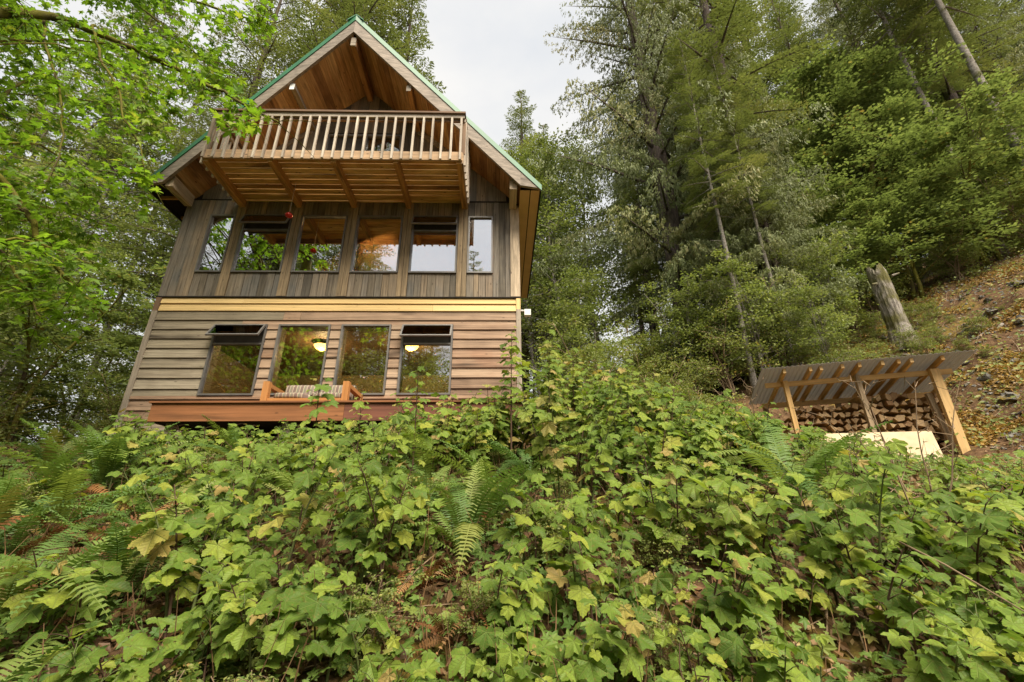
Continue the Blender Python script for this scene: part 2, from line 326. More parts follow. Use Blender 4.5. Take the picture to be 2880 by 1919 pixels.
M['alder'] = leafmat('alder_leaf', [(0, (.15, .195, .055)), (.6, (.235, .28, .085)), (1, (.32, .33, .12))], trans=.4)
M['vine'] = leafmat('vine_maple_leaf', [(0, (.115, .155, .055)), (.6, (.185, .235, .088)), (.95, (.265, .295, .11)), (1, (.32, .24, .08))], trans=.42)
M['shrub'] = leafmat('shrub_leaf', [(0, (.135, .175, .05)), (.6, (.225, .26, .07)), (.92, (.31, .30, .08)), (1, (.34, .23, .07))], trans=.35)
M['cover'] = leafmat('ground_cover_leaf', [(0, (.08, .15, .03)), (.6, (.16, .24, .05)), (.9, (.26, .31, .07)), (1, (.30, .22, .08))], trans=.35)
M['litter'] = leafmat('dead_leaf', [(0, (.09, .045, .022)), (.5, (.20, .11, .05)), (.85, (.32, .21, .11)), (1, (.36, .27, .10))], trans=.1)

# ------------------------------------------------------------ the ground
_py = [-60, -20, -5, 0, 1, 1.6, 2.4, 3.3, 4.4, 5.4, 6.2, 7, 9, 14, 30, 80, 400]
_pz = [-14, -6.5, -2.9, -1.75, -1.4, -1.1, -.68, -.28, .18, .58, .92, 1.15, 1.3, 1.6, 2.6, 6, 20]
def sig(x): return 1/(1+np.exp(-np.clip(x, -40, 40)))
def _h(ix, iy):
    n = (ix*374761393+iy*668265263) & 0x7fffffff; n = ((n ^ (n >> 13))*1274126177) & 0x7fffffff
    return (n & 0xffff)/65535.-.5
def vnoise(x, y):
    ix = np.floor(x).astype(np.int64); iy = np.floor(y).astype(np.int64); fx = x-ix; fy = y-iy
    fx = fx*fx*(3-2*fx); fy = fy*fy*(3-2*fy)
    a = _h(ix, iy)*(1-fx)+_h(ix+1, iy)*fx; b = _h(ix, iy+1)*(1-fx)+_h(ix+1, iy+1)*fx
    return a*(1-fy)+b*fy
def ground(X, Y):
    X = np.asarray(X, float); Y = np.asarray(Y, float)
    z = np.interp(Y, _py, _pz)
    s = (X-8.3)*.95+(Y-8)*.4
    sp = .8*np.logaddexp(0, s/.8); sp = np.where(sp > 5.5, 5.5+(sp-5.5)*.5, sp); sp = np.where(sp > 30, 30+(sp-30)*.2, sp)
    z = z+.85*sp
    z = z+1.7*sig((Y-10.3)/.35)*sig((X-3.4)/.7)*sig((9.2-X)/.7)
    z = z-.06*np.clip(-X-8, 0, 60)*sig((Y-2)/2)
    z = z-.50*np.exp(-((X-6.6)/1.7)**2-((Y-7.2)/1.5)**2)
    near = np.exp(-np.hypot(X-3, Y-8)/25)
    hill = sig((s-.3)/.6)
    z = z+near*(.22*vnoise(X*.9, Y*.9)+.10*vnoise(X*2.7, Y*2.7))+hill*near*(.42*vnoise(X*1.6+9, Y*1.6)+.26*vnoise(X*4.5, Y*4.5+5))
    return z
def gz(x, y): return float(ground(x, y))
def axis(lo, a, b, hi, st, g):
    mid = list(np.arange(a, b, st)); l = []; d = st; x = a
    while x > lo: d *= g; x -= d; l.append(x)
    r = []; d = st; x = b
    while x < hi: r.append(x); d *= g; x += d
    return np.array(l[::-1]+mid+r)
gx = axis(-300, -9, 14, 300, .12, 1.12); gy = axis(-120, .5, 14, 400, .12, 1.12)
GX, GY = np.meshgrid(gx, gy); GZ = ground(GX, GY)
nx, ny = len(gx), len(gy); idx = np.arange(nx*ny).reshape(ny, nx)
gF = np.stack([idx[:-1, :-1], idx[:-1, 1:], idx[1:, 1:], idx[1:, :-1]], axis=-1).reshape(-1, 4)
m, N, L, o = nodes('forest_floor'); p = N('ShaderNodeBsdfPrincipled'); p.inputs['Roughness'].default_value = .95; p.inputs['Specular IOR Level'].default_value = .1
tcn = N('ShaderNodeTexCoord'); n1 = N('ShaderNodeTexNoise'); n1.inputs['Scale'].default_value = 9; n1.inputs['Detail'].default_value = 9; n1.inputs['Roughness'].default_value = .75; L(tcn.outputs['Object'], n1.inputs['Vector'])
r1 = ramp(N, [(.3, (.045, .026, .014)), (.5, (.11, .064, .034)), (.7, (.22, .135, .07))]); L(n1.outputs['Fac'], r1.inputs[0])
n2 = N('ShaderNodeTexNoise'); n2.inputs['Scale'].default_value = 1.5; n2.inputs['Detail'].default_value = 8; n2.inputs['Roughness'].default_value = .7; L(tcn.outputs['Object'], n2.inputs['Vector'])
g2 = N('ShaderNodeMapRange'); g2.inputs[1].default_value = .50; g2.inputs[2].default_value = .60; L(n2.outputs['Fac'], g2.inputs[0])
n3 = N('ShaderNodeTexNoise'); n3.inputs['Scale'].default_value = 14; n3.inputs['Detail'].default_value = 6; L(tcn.outputs['Object'], n3.inputs['Vector'])
r3 = ramp(N, [(.35, (.07, .06, .012)), (.55, (.19, .13, .03)), (.7, (.26, .20, .05))]); L(n3.outputs['Fac'], r3.inputs[0])
mm = N('ShaderNodeMix', data_type='RGBA'); L(g2.outputs[0], mm.inputs[0]); L(r1.outputs[0], mm.inputs[6]); L(r3.outputs[0], mm.inputs[7]); L(mm.outputs[2], p.inputs['Base Color'])
b = N('ShaderNodeBump'); b.inputs['Strength'].default_value = .9; b.inputs['Distance'].default_value = .05; L(n1.outputs['Fac'], b.inputs['Height']); L(b.outputs[0], p.inputs['Normal']); L(p.outputs[0], o.inputs[0])
M['ground'] = m
tag(link('ground', mesh_np('ground', np.stack([GX.ravel(), GY.ravel(), GZ.ravel()], 1), gF, smooth=True), M['ground']), 'brown forest floor and mossy bank rising to a hillside', None, None, 'structure')

# ------------------------------------------------------------ the cabin
UC, DF, ZB = -2.985, 7.5, 1.15
CABLOC = HX*UC+HY*DF; CABLOC[2] = ZB
cabin = empty('cabin', CABLOC, YAW)
tag(cabin, 'two-storey weathered wood cabin with green metal roof and gable balcony', 'cabin')
AX = {'x': np.eye(3), 'z': np.array([[0, 0, -1.], [0, 1, 0], [1, 0, 0]]), 'y': np.array([[0, -1., 0], [1, 0, 0], [0, 0, 1]])}
AXR = {'x': (0, 0, 0), 'z': (0, -math.pi/2, 0), 'y': (0, 0, math.pi/2)}
def lc(u, d, z): return np.array([u-UC, d-DF, z-ZB])
def piece(name, parent, mat, P, axis='x'):
    """a timber with its eight corners in cabin axes (u, d, z); grain along the given axis"""
    P = np.array([lc(*q) for q in P]); c = P.mean(0); V = (P-c)@AX[axis]
    b = MB().hexa(V); return link(name, b.mesh(name), mat, parent, tuple(c), AXR[axis])
def board(name, parent, mat, u0, u1, d0, d1, z0, z1, axis='x'):
    return piece(name, parent, mat, [(u, d, z) for z in (z0, z1) for d in (d0, d1) for u in (u0, u1)], axis)
def part(name, mat, boxes, parent=cabin):
    b = MB()
    for (u0, u1, d0, d1, z0, z1) in boxes:
        a = lc(u0, d0, z0); c = lc(u1, d1, z1); b.box(a[0], c[0], a[1], c[1], a[2], c[2])
    return b.build(name, mat, parent)

UL, UR, DB = -6.335, .371, 11.35
LW = [(-5.13, -4.20), (-4.0, -3.07), (-2.88, -1.98), (-1.785, -.86)]; LZ = (2.045, 3.372)
UW = [(-5.79, -5.29), (-5.115, -4.17), (-3.99, -3.077), (-2.88, -1.965), (-1.772, -.85), (-.657, -.151)]; UZ = (4.447, 5.775)
DOOR = (-3.80, -2.16, 6.19, 7.96)
def solid_around(openings, z0, z1, oz, u0, u1, d0, d1):
    bx = [(u0, u1, d0, d1, z0, oz[0]), (u0, u1, d0, d1, oz[1], z1)]; e = u0
    for a, b in openings: bx.append((e, a, d0, d1, oz[0], oz[1])); e = b
    bx.append((e, u1, d0, d1, oz[0], oz[1])); return bx
# ---- lower wall
lw = part('lower_wall', M['dark'], solid_around(LW, 1.2, 3.93, LZ, UL+.02, UR-.02, DF, DF+.12))
def clap(u0, u1, z0, z1, full0, full1, mat):
    f = lambda z: .034-.025*(z-full0)/(full1-full0)     # thick at the butt, thin at the top
    a, b = f(z0), f(z1); y = DF-.002; j = random.uniform(0, .003)
    P = [(u0, y-a-j, z0), (u1, y-a-j, z0), (u0, y, z0), (u1, y, z0), (u0, y-b-j, z1), (u1, y-b-j, z1), (u0, y, z1), (u1, y, z1)]
    return piece('clapboard', lw, mat, P, 'x')
rows = [3.917, 3.797, 3.645, 3.46, 3.276, 3.095, 2.913, 2.734, 2.547, 2.363, 2.167, 1.987, 1.80, 1.62, 1.44]
cl, crr = UL+.10, UR-.085
for i in range(len(rows)-1):
    z1, z0 = rows[i], rows[i+1]; mat = M['newclap'] if i < 2 else M['clap']
    cuts = [z0]+[q for q in LZ if z0 < q < z1]+[z1]
    for a, b in zip(cuts[:-1], cuts[1:]):
        mid = (a+b)/2; segs = [(cl, crr)]
        if LZ[0] < mid < LZ[1]:
            e = cl; segs = []
            for q0, q1 in LW: segs.append((e, q0)); e = q1
            segs.append((e, crr))
        for s0, s1 in segs:
            if s1-s0 > 3 and i > 0:
                j = random.uniform(s0+1, s1-1); parts_ = [(s0, j-.002), (j+.002, s1)]
                if i == 2: j = H(800, 890, DF)[0]; k = H(848, 890, DF)[0]; parts_ = [(s0, j-.002), (j+.002, k-.002), (k+.002, s1)]
                if i == 1: j = H(1218, 865, DF)[0]; parts_ = [(s0, j-.002), (j+.002, s1)]
            elif i == 0: j = H(690, 845, DF)[0]; parts_ = [(s0, j-.002), (j+.002, s1)]
            else: parts_ = [(s0, s1)]
            for a0, a1 in parts_: clap(a0, a1, a, b-.001, z0, z1, M['clapg'] if mat is M['clap'] and (a0+a1)/2 < -4.9 else mat)
board('corner_trim', cabin, M['trim'], UL, UL+.098, DF-.04, DF+.05, 1.2, 3.64, 'z')
board('corner_trim', cabin, M['rail'], UL+.001, UL+.097, DF-.039, DF+.05, 3.643, 3.915, 'z')
board('corner_trim', cabin, M['trim'], UR-.083, UR, DF-.04, DF+.05, 1.2, 3.68, 'z')
board('corner_trim', cabin, M['newclap'], UR-.082, UR-.001, DF-.039, DF+.05, 3.683, 3.915, 'z')
board('drip_strip', cabin, M['dark'], UL-.01, UR+.01, DF-.045, DF, 3.92, 3.938, 'x')
# ---- upper wall
uw = part('upper_wall', M['dark'], solid_around(UW, 3.942, 6.18, UZ, UL+.02, UR-.02, DF+.01, DF+.13))
def vboards(u0, u1, z0, z1, n, mat=None, proud=.022, par=None, name='board', top=None):
    ws = np.random.default_rng(int(abs(u0*1000+z0*77))).uniform(.75, 1.25, n); ws = ws/ws.sum()*(u1-u0); e = u0
    for wd in ws:
        a, b = e+.004, e+wd-.004; pr = proud+random.uniform(-.005, .006)
        za, zb = (z1, z1) if top is None else (top(a), top(b))
        if min(za, zb) > z0+.01:
            P = [(u, d, z) for z in (z0, None) for d in (DF-pr, DF+.008) for u in (a, b)]
            P = [(u, d, (za if u == a else zb) if z is None else z) for u, d, z in P]
            piece(name, par or uw, mat or M['upper'], P, 'z')
        e += wd
vboards(UL, UW[0][0], 3.945, 6.14, 4)
for k, (a, b) in enumerate(UW):
    n = 4 if b-a < .6 else 7
    vboards(a, b, 3.945, UZ[0], n); vboards(a, b, UZ[1], 6.14, n)
    if k < 5: vboards(b, UW[k+1][0], 3.945, 6.14 if k not in (1, 2, 3, 0, 4) else 6.10, 2, M['post'], .045, name='post_board')
vboards(UW[5][1], .195, 3.945, 6.14, 3)
board('corner_post', cabin, M['pale'], .19, UR, DF-.05, DF+.09, 3.945, 6.05, 'z')
# gable wall over the balcony
S0, SK = 9.27, .945                                      # soffit peak at the front wall, slope
def soff(u): return S0-SK*abs(u-UC)
gp = MB()
for s in (-1, 1):
    ue = UC+s*(UR-UC-.05)
    x0, x1 = UC, ue
    zs = [soff(x0), soff(x1)]
    # sheathing beside and above the door
    dl, dr, dz0, dz1 = DOOR
    ed = dr if s > 0 else dl
    for (a, b, lo) in ((x0, ed, dz1), (ed, x1, 6.185)):
        if abs(a-b) < .01: continue
        a2, b2 = min(a, b), max(a, b)
        P = [lc(u, d, (lo if z == 0 else soff(u)+.05)) for z in (0, 1) for d in (DF+.01, DF+.12) for u in (a2, b2)]
        gp.hexa(P)
gw = gp.build('gable_wall', M['dark'], cabin)
nb = 32
for i in range(nb):
    a = UL+.05+(UR-UL-.1)*i/nb; b = UL+.05+(UR-UL-.1)*(i+1)/nb; mid = (a+b)/2
    z0 = 6.17
    if DOOR[0]-.02 < mid < DOOR[1]+.02: z0 = DOOR[3]+.05
    P = []
    for z in (0, 1):
        for d in (DF-.020-.008*random.random(), DF+.008):
            for u in (a+.002, b-.002): P.append((u, d, z0 if z == 0 else soff(u)-.005))
    if min(P[4][2], P[5][2]) > z0+.02: piece('board', gw, M['upper'], P, 'z')
board('ledge_strip', cabin, M['dark'], UL, UR, DF-.035, DF, 6.145, 6.165, 'x')
# sloping trim boards against the gable wall
for s in (-1, 1):
    ua, ub = UC+s*1.15, UC+s*1.95
    P = [(ua, DF-.05, 7.99), (ub, DF-.05, 7.32), (ua, DF-.022, 7.99), (ub, DF-.022, 7.32), (ua, DF-.05, 8.13), (ub, DF-.05, 7.46), (ua, DF-.022, 8.13), (ub, DF-.022, 7.46)]
    piece('gable_brace', cabin, M['trim'], P, 'x')

# ---- windows
def frame_rect(name, par, mat, u0, u1, z0, z1, d0, d1, t):
    b = MB()
    for (a0, a1, c0, c1) in ((u0, u1, z0, z0+t), (u0, u1, z1-t, z1), (u0, u0+t, z0+t, z1-t), (u1-t, u1, z0+t, z1-t)):
        p = lc(a0, d0, c0); q = lc(a1, d1, c1); b.box(p[0], q[0], p[1], q[1], p[2], q[2])
    return b.build(name, mat, par)
def pane(par, u0, u1, z0, z1, d, mat=None, name='pane'):
    p = lc(u0, d-.003, z0); q = lc(u1, d+.003, z1)
    return MB().box(p[0], q[0], p[1], q[1], p[2], q[2]).build(name, mat or M['glass'], par)
def window(u0, u1, z0, z1, label, awning=None, op=.0):
    gm = M['glassup'] if z0 > 4 else M['glass']
    f = frame_rect('window', cabin, M['alu'], u0+.004, u1-.004, z0+.004, z1-.004, DF-.055, DF+.02, .032); f['label'] = label
    frame_rect('jamb', f, M['jamb'], u0+.005, u1-.005, z0+.005, z1-.005, DF+.022, DF+.20, .03)
    if awning:
        zt = z1-.036; zm = awning
        p = lc(u0+.036, DF-.05, zm-.016); q = lc(u1-.036, DF+.015, zm+.016); MB().box(p[0], q[0], p[1], q[1], p[2], q[2]).build('transom_bar', M['alu'], f)
        pane(f, u0+.034, u1-.034, z0+.034, zm-.014, DF-.012, gm)
        # dark insect screen behind the open sash
        pane(f, u0+.034, u1-.034, zm+.014, zt, DF+.008, M['screen'], 'insect_screen')
        hgt = zt-zm-.02; s = empty('awning_sash', tuple(lc((u0+u1)/2, DF-.062, zt)), 0, f); hw = (u1-u0)/2-.012; t = .028
        b = MB()
        for (a0, a1, c0, c1) in ((-hw, hw, -hgt, -hgt+t), (-hw, hw, -t, 0), (-hw, -hw+t, -hgt+t, -t), (hw-t, hw, -hgt+t, -t)): b.box(a0, a1, -.03, 0, c0, c1)
        s.rotation_euler = (-op, 0, 0)
        # sash frame and its glass are pieces of the window part
        for ch, me, mt in (('sash_frame', b, M['alu']), ('sash_pane', MB().box(-hw+t, hw-t, -.018, -.012, -hgt+t, -t), M['glass2'])):
            ob = me.build(ch, mt, f); ob.matrix_local = Matrix.Translation(lc((u0+u1)/2, DF-.062, zt).tolist()) @ Matrix.Rotation(-op, 4, 'X')
        bpy.data.objects.remove(s)
    else: pane(f, u0+.034, u1-.034, z0+.034, z1-.034, DF-.012, gm)
    return f
M['screen'] = plain('insect_screen', (.045, .038, .033), .9)
nm = ['lower window at the left end with its top sash open', 'lower fixed window behind the loveseat', 'lower fixed window right of the loveseat', 'lower window at the right end with its top sash open']
for k, (a, b) in enumerate(LW): window(a, b, *LZ, nm[k], 2.99 if k in (0, 3) else None, R_(33 if k == 0 else 30))
nm = ['narrow upper window at the left corner', 'second upper window with open top sash', 'upper window showing the lit ceiling', 'upper window right of the lit one', 'upper window with top sash and sky reflection', 'narrow upper window reflecting sky and a conifer']
for k, (a, b) in enumerate(UW): window(a, b, *UZ, nm[k], 5.42 if k in (1, 4) else None, R_(24))
# balcony sliding door
dl, dr, dz0, dz1 = DOOR; dm = -2.945
dfm = frame_rect('balcony_door', cabin, M['alu'], dl, dr, dz0, dz1, DF-.04, DF+.05, .05)
pane(dfm, dl+.05, dm-.02, dz0+.05, dz1-.05, DF+.012, M['screen'], 'screen_panel')
p_ = lc(dm-.022, DF-.035, dz0+.051); q_ = lc(dm+.022, DF+.045, dz1-.051); MB().box(p_[0], q_[0], p_[1], q_[1], p_[2], q_[2]).build('meeting_stile', M['alu'], dfm)
pane(dfm, dm+.024, dr-.05, dz0+.05, dz1-.05, DF+.02)

# ---- rest of the shell: side and back walls, floors, inside lining
for s, nm in ((-1, 'left'), (1, 'right')):
    u = UL if s < 0 else UR
    sw = part('side_wall', M['dark'], [((u+.02 if s < 0 else u-.12), (u+.12 if s < 0 else u-.02), DF+.13, DB-.13, 1.2, 6.1)])
    rr = [6.08-.185*i for i in range(27)]
    for i in range(len(rr)-1):
        if rr[i+1] < 1.2: break
        z1, z0 = rr[i], rr[i+1]; o1, o0 = (.006, .028); f = -1 if s < 0 else 1; x = u-f*.02
        P = [(x, DF+.05, z0), (x+f*o0, DF+.05, z0), (x, DB-.05, z0), (x+f*o0, DB-.05, z0), (x, DF+.05, z1-.001), (x+f*o1, DF+.05, z1-.001), (x, DB-.05, z1-.001), (x+f*o1, DB-.05, z1-.001)]
        if f < 0: P = [P[1], P[0], P[3], P[2], P[5], P[4], P[7], P[6]]
        piece('clapboard', sw, M['clap'], P, 'y')
b = MB(); p_, q_ = lc(UL+.02, DB-.12, 1.2), lc(UR-.02, DB, 6.1); b.box(p_[0], q_[0], p_[1], q_[1], p_[2], q_[2])
b.add([lc(UL+.02, DB, 6.1), lc(UR-.02, DB, 6.1), lc(UC, DB, 9.2), lc(UL+.02, DB-.12, 6.1), lc(UR-.02, DB-.12, 6.1), lc(UC, DB-.12, 9.2)], [(1, 0, 2), (3, 4, 5), (0, 3, 5, 2), (4, 1, 2, 5), (0, 1, 4, 3)])
b.build('back_wall', M['upper'], cabin)
il = UL+.14; ir = UR-.14
part('inner_wall', M['innerwall'], [(il, il+.03, DF+.21, DB-.2, 1.63, 3.58), (ir-.03, ir, DF+.21, DB-.2, 1.63, 3.58), (il+.031, ir-.031, DB-.23, DB-.2, 1.63, 3.58)])
part('inner_wall', M['ceil'], [(il, il+.03, DF+.21, DB-.2, 3.97, 6.05), (ir-.03, ir, DF+.21, DB-.2, 3.97, 6.05), (il+.031, ir-.031, DB-.23, DB-.2, 3.97, 6.05)])
part('floor_slab', M['innerfloor'], [(il, ir, DF+.14, DB-.13, 1.5, 1.62)])
part('floor_slab', M['innerfloor'], [(il, ir, DF+.14, DB-.13, 3.60, 3.94)])
cg = part('upper_ceiling', M['ceil'], [(il, ir, DF+.14, DB-.13, 6.11, 6.16)])
for k in range(18): board('ceiling_board', cg, M['ceil'], il+.04, ir-.04, DF+.22+.2*k, DF+.415+.2*k, 6.085, 6.108, 'x')
for u in (-4.65, -3.43, -2.35, -1.2): board('ceiling_beam', cabin, M['joist'], u-.06, u+.06, DF+.22, DB-.22, 5.88, 6.08, 'y')

# ---- roof: ridge at UC, rakes that run forward to a prow at the peak
TA, TK = 9.72, .978                                     # top surface at the ridge, slope
AE = 3.755
def rtop(a): return TA-TK*a
def rd(a): return 6.13+.76*a/AE
rf = None
for s in (-1, 1):
    # corrugated sheet
    nr = 60; V = []; F = []
    for j, a in enumerate((0, AE+.02)):
        pass
    V = []; ns = 24; nd = 90
    for i in range(2):
        for j in range(nd+1):
            for k2, a in enumerate((0.0, AE+.03)):
                d = rd(a)-.03+(DB+.12-rd(a)+.03)*j/nd; zz = rtop(a)+.035+(.012 if (j % 3) == 0 else 0)-(.0 if i == 0 else .012)
                V.append(lc(UC+s*a, d, zz))
    nv = (nd+1)*2
    for i in range(2):
        for j in range(nd):
            q = [i*nv+j*2, i*nv+j*2+1, i*nv+j*2+3, i*nv+j*2+2]
            F.append(tuple(q if (i == 0) == (s > 0) else q[::-1]))
    for j in range(nd):
        for k2 in (0, 1):
            q = [j*2+k2, (j+1)*2+k2, nv+(j+1)*2+k2, nv+j*2+k2]; F.append(tuple(q))
    F.append((0, 1, nv+1, nv)); F.append((nd*2, nd*2+1, nv+nd*2+1, nv+nd*2))
    rf = MB().add(V, F).build('roof', M['green'], cabin)
    rf['label'] = 'green corrugated metal roof slope'
    def rp(a, dd, zz): return (UC+s*a, rd(a)+dd, rtop(a)+zz)
    def rake(name, mat, dz0, dz1, d0, d1, a0, a1, zcut=None):
        P = []
        for dz in (dz0, dz1):
            for dd in (d0, d1):
                for a in ((a0, a1) if s > 0 else (a1, a0)):
                    q = rp(a, dd, dz); P.append(q)
        return piece(name, rf, mat, P, 'x')
    # green edge flashing and the grey barge board (its foot cut level)
    rake('edge_flashing', M['green'], -.10, .035, -.046, -.031, .0, AE+.02)
    b1 = .44; afoot = AE-.39
    rake('barge_board', M['barge'], -b1, -.002, -.03, .03, .0, afoot)
    P = []
    for dz in (0, 1):
        for dd in (-.03, .03):
            for a in ((afoot, AE) if s > 0 else (AE, afoot)):
                zt = rtop(a)-.002; zb = rtop(afoot)-b1 if a == afoot else rtop(AE)-.045
                if a == AE: zb = rtop(afoot)-b1+.0; zt = max(zt, zb+.01)
                P.append((UC+s*a, rd(a)+dd, zb if dz == 0 else zt))
    piece('barge_foot', rf, M['barge'], P, 'x')
    # soffit boards run front to back under the overhang
    n = 25; amax = UR-UC+.02
    for i in range(n):
        a0 = .02+(amax-.02)*i/n+.002; a1 = .02+(amax-.02)*(i+1)/n-.002
        aa = (a0, a1) if s > 0 else (a1, a0); j = random.uniform(0, .006)
        P = [(UC+s*a, d, soff(UC+s*a)+dz+j) for dz in (0, .025) for dk in (0, 1) for a in aa for d in ((rd(a)+.031) if dk == 0 else DF+.01,)]
        piece('soffit_board', rf, M['soffit'], P, 'y')
    # sheathing that fills the roof's thickness
    P = [(UC+s*a, d, zz) for lvl in (0, 1) for dk in (0, 1) for a in ((0, AE-.02) if s > 0 else (AE-.02, 0))
         for d in ((rd(a)+.032) if dk == 0 else DB+.05,) for zz in ((soff(UC+s*a)+.04) if lvl == 0 else rtop(a)-.003,)]
    P = [(u, d, max(z, 6.045) if k < 4 else max(z, 6.06)) for k, (u, d, z) in enumerate(P)]
    piece('roof_deck', rf, M['dark'], P, 'y')
    # purlin halfway and wall plate at the eave, both run out to the barge board
    ap = 1.15; u = UC+s*ap; zz = soff(u)
    board('purlin', rf, M['trim'] if s < 0 else M['soffit'], u-.05, u+.05, rd(ap)+.04, DF, zz-.13, zz-.052, 'y')
    board('purlin_end', rf, M['white'] if s < 0 else M['trim'], u-.045, u+.045, rd(ap)+.032, rd(ap)+.039, zz-.20, zz-.045, 'x')
    u = UL+.06 if s < 0 else .245; 
    board('eave_plate', rf, M['pale'], u-.07, u+.07, rd(AE-.4)+.05, DF-.055, 5.96, 6.20, 'y')
    # level eave soffit
    ue = UC+s*AE; ui = UC+s*(UR-UC+.005)
    if s > 0:
        mid = ui+.2; board('eave_soffit', rf, M['tan'], ui, mid-.008, rd(AE)+.04, DB+.05, 5.985, 6.0, 'y')
        board('eave_soffit', rf, M['tan'], mid+.012, ue-.012, rd(AE)+.04, DB+.05, 5.985, 6.0, 'y')
        board('eave_groove', rf, M['dark'], mid-.007, mid+.011, rd(AE)+.05, DB+.04, 5.995, 6.005, 'y')
        board('eave_fascia', rf, M['dark'], ue-.011, ue+.012, rd(AE)+.04, DB+.06, 5.975, 6.05, 'y')
    else:
        board('eave_fascia', rf, M['dark'], ue-.012, ue+.011, rd(AE)+.04, DB+.06, 5.96, 6.05, 'y')
        for k in range(7): board('eave_block', rf, M['joist'], ue+.03, ui-.01, rd(AE)+.35+.62*k, rd(AE)+.39+.62*k, 5.98, 6.04, 'x')
b = MB()
for s in (-1, 1):
    P = [lc(UC+s*a, d, rtop(a)+z) for z in (.05, .075) for d in (6.08, DB+.12) for a in ((0, .16) if s > 0 else (.16, 0))]; b.hexa(P)
b.build('ridge_cap', M['green'], cabin)
board('ridge_beam', cabin, M['soffit'], UC-.055, UC+.055, 6.2, DF, S0-.30, S0-.06, 'y')
board('ridge_beam_end', cabin, M['trim'], UC-.05, UC+.05, 6.165, 6.198, S0-.31, S0-.08, 'x')

# ---- balcony
BL, BR, BD = -5.25, -.69, 6.17
bal = part('balcony', M['rim'], [(BL, BR, BD, BD+.04, 6.0, 6.187)]); bal['label'] = 'cantilevered gable balcony with pale wood balusters'
k = 0; d = BD+.045
while d < DF-.05:
    wd = random.choice([.14, .14, .19]); board('floor_board', bal, M['under'], BL+.01, BR-.01, d, min(d+wd-.018, DF-.03), 6.112, 6.15, 'x'); d += wd
for u in (-5.20, -4.08, -2.975, -1.87, -.745): board('joist', bal, M['joist'], u-.045, u+.045, BD+.042, DF-.01, 5.955, 6.11, 'y')
for i in range(27):
    u = -.725-.1732*i; board('baluster', bal, M['bal'], u-.019, u+.019, BD-.04, BD-.002, 5.985+random.uniform(-.012, .012), 6.985, 'z')
board('top_rail', bal, M['rail'], BL-.04, BR+.04, BD-.07, BD+.09, 7.06, 7.10, 'x')
board('front_rail', bal, M['bal'], BL-.02, BR+.02, BD-.035, BD-.001, 6.975, 7.058, 'x')
board('back_rail', bal, M['rail'], BL, BR, BD+.005, BD+.045, 6.93, 7.058, 'x')
for s, u in ((-1, BL), (1, BR)):
    board('side_rim', bal, M['rim'], u-.02, u+.02, BD+.041, DF-.03, 5.96, 6.187, 'y')
    board('side_rail', bal, M['rail'], u-.05, u+.05, BD+.091, DF-.03, 7.06, 7.098, 'y')
    board('side_rail', bal, M['bal'], u+s*.02-.017, u+s*.02+.017, BD+.05, DF-.03, 6.975, 7.058, 'y')
    for i in range(7):
        dd = BD+.06+.17*i; uu = u+s*.042; board('baluster', bal, M['bal'], uu-.019, uu+.019, dd, dd+.038, 5.94, 6.972, 'z')
    board('rail_post', bal, M['rail'] if s > 0 else M['bal'], u+s*.008-.035, u+s*.008+.035, BD+.0465, BD+.1, 6.19, 6.928, 'z')

# ---- deck
dk = part('deck', M['dark'], [(-4.78, .25, 6.26, 7.40, 1.33, 1.57)]); dk['label'] = 'low orange stained deck along the front wall'
ZD = 1.612; jn = H(971, 1140, 6.2)[0]
board('rim_board', dk, M['deck'], -4.83, jn-.002, 6.18, 6.22, 1.335, 1.585, 'x'); board('rim_board', dk, M['deck2'], jn+.002, .30, 6.18, 6.22, 1.335, 1.585, 'x')
board('side_rim_board', dk, M['deck'], -4.83, -4.79, 6.221, 7.4, 1.335, 1.585, 'y')
d = 6.15
while d < 7.38: board('deck_board', dk, M['deck'] if d < 6.7 else M['deck2'], -4.86, .32, d, d+.138, 1.587, ZD, 'x'); d += .143
for u in (-4.6, -3.0, -1.5, 0.0): board('deck_post', dk, M['trim'], u-.05, u+.05, 6.3, 6.4, .3, 1.33, 'z')
board('base_board', cabin, M['trim'], UL-.02, -4.9, DF-.09, DF-.045, 1.34, 1.50, 'x')

# ------------------------------------------------------------ things on and in the cabin
def cpos(u, d, z): return HX*u+HY*d+np.array([0, 0, z])
# loveseat on the deck
lv = empty('loveseat', cpos(-2.95, 7.0, ZD), YAW); tag(lv, 'low honey wood loveseat with striped back cushions on the deck', 'loveseat')
SA0, SA1 = -.60, .60
for x in (SA0, SA1):
    b = MB().box(-.21, .21, -.045, .045, -.045, .045); link('front_post', b.mesh('front_post'), M['seat'], lv, (x, -.36, .21), AXR['z'])
    b = MB().box(-.20, .20, -.045, .045, -.045, .045); link('back_post', b.mesh('back_post'), M['seat'], lv, (x, .30, .20), AXR['z'])
    b = MB().box(-.285, .285, -.04, .04, -.03, .03); link('arm', b.mesh('arm'), M['seat'], lv, (x, -.03, .37), AXR['y'])
link('front_rail', MB().box(-.55, .55, -.03, .03, -.06, .06).mesh('front_rail'), M['seat'], lv, (0, -.36, .10))
link('back_rail', MB().box(-.55, .55, -.03, .03, -.05, .05).mesh('back_rail'), M['seat'], lv, (0, .30, .30))
m, N, L, o = nodes('striped_cushion'); p = N('ShaderNodeBsdfPrincipled'); p.inputs['Roughness'].default_value = .9; tcn = N('ShaderNodeTexCoord'); sx = N('ShaderNodeSeparateXYZ'); L(tcn.outputs['Object'], sx.inputs[0])
mu = N('ShaderNodeMath', operation='MULTIPLY'); mu.inputs[1].default_value = 9; L(sx.outputs[0], mu.inputs[0]); fr = N('ShaderNodeMath', operation='FRACT'); L(mu.outputs[0], fr.inputs[0])
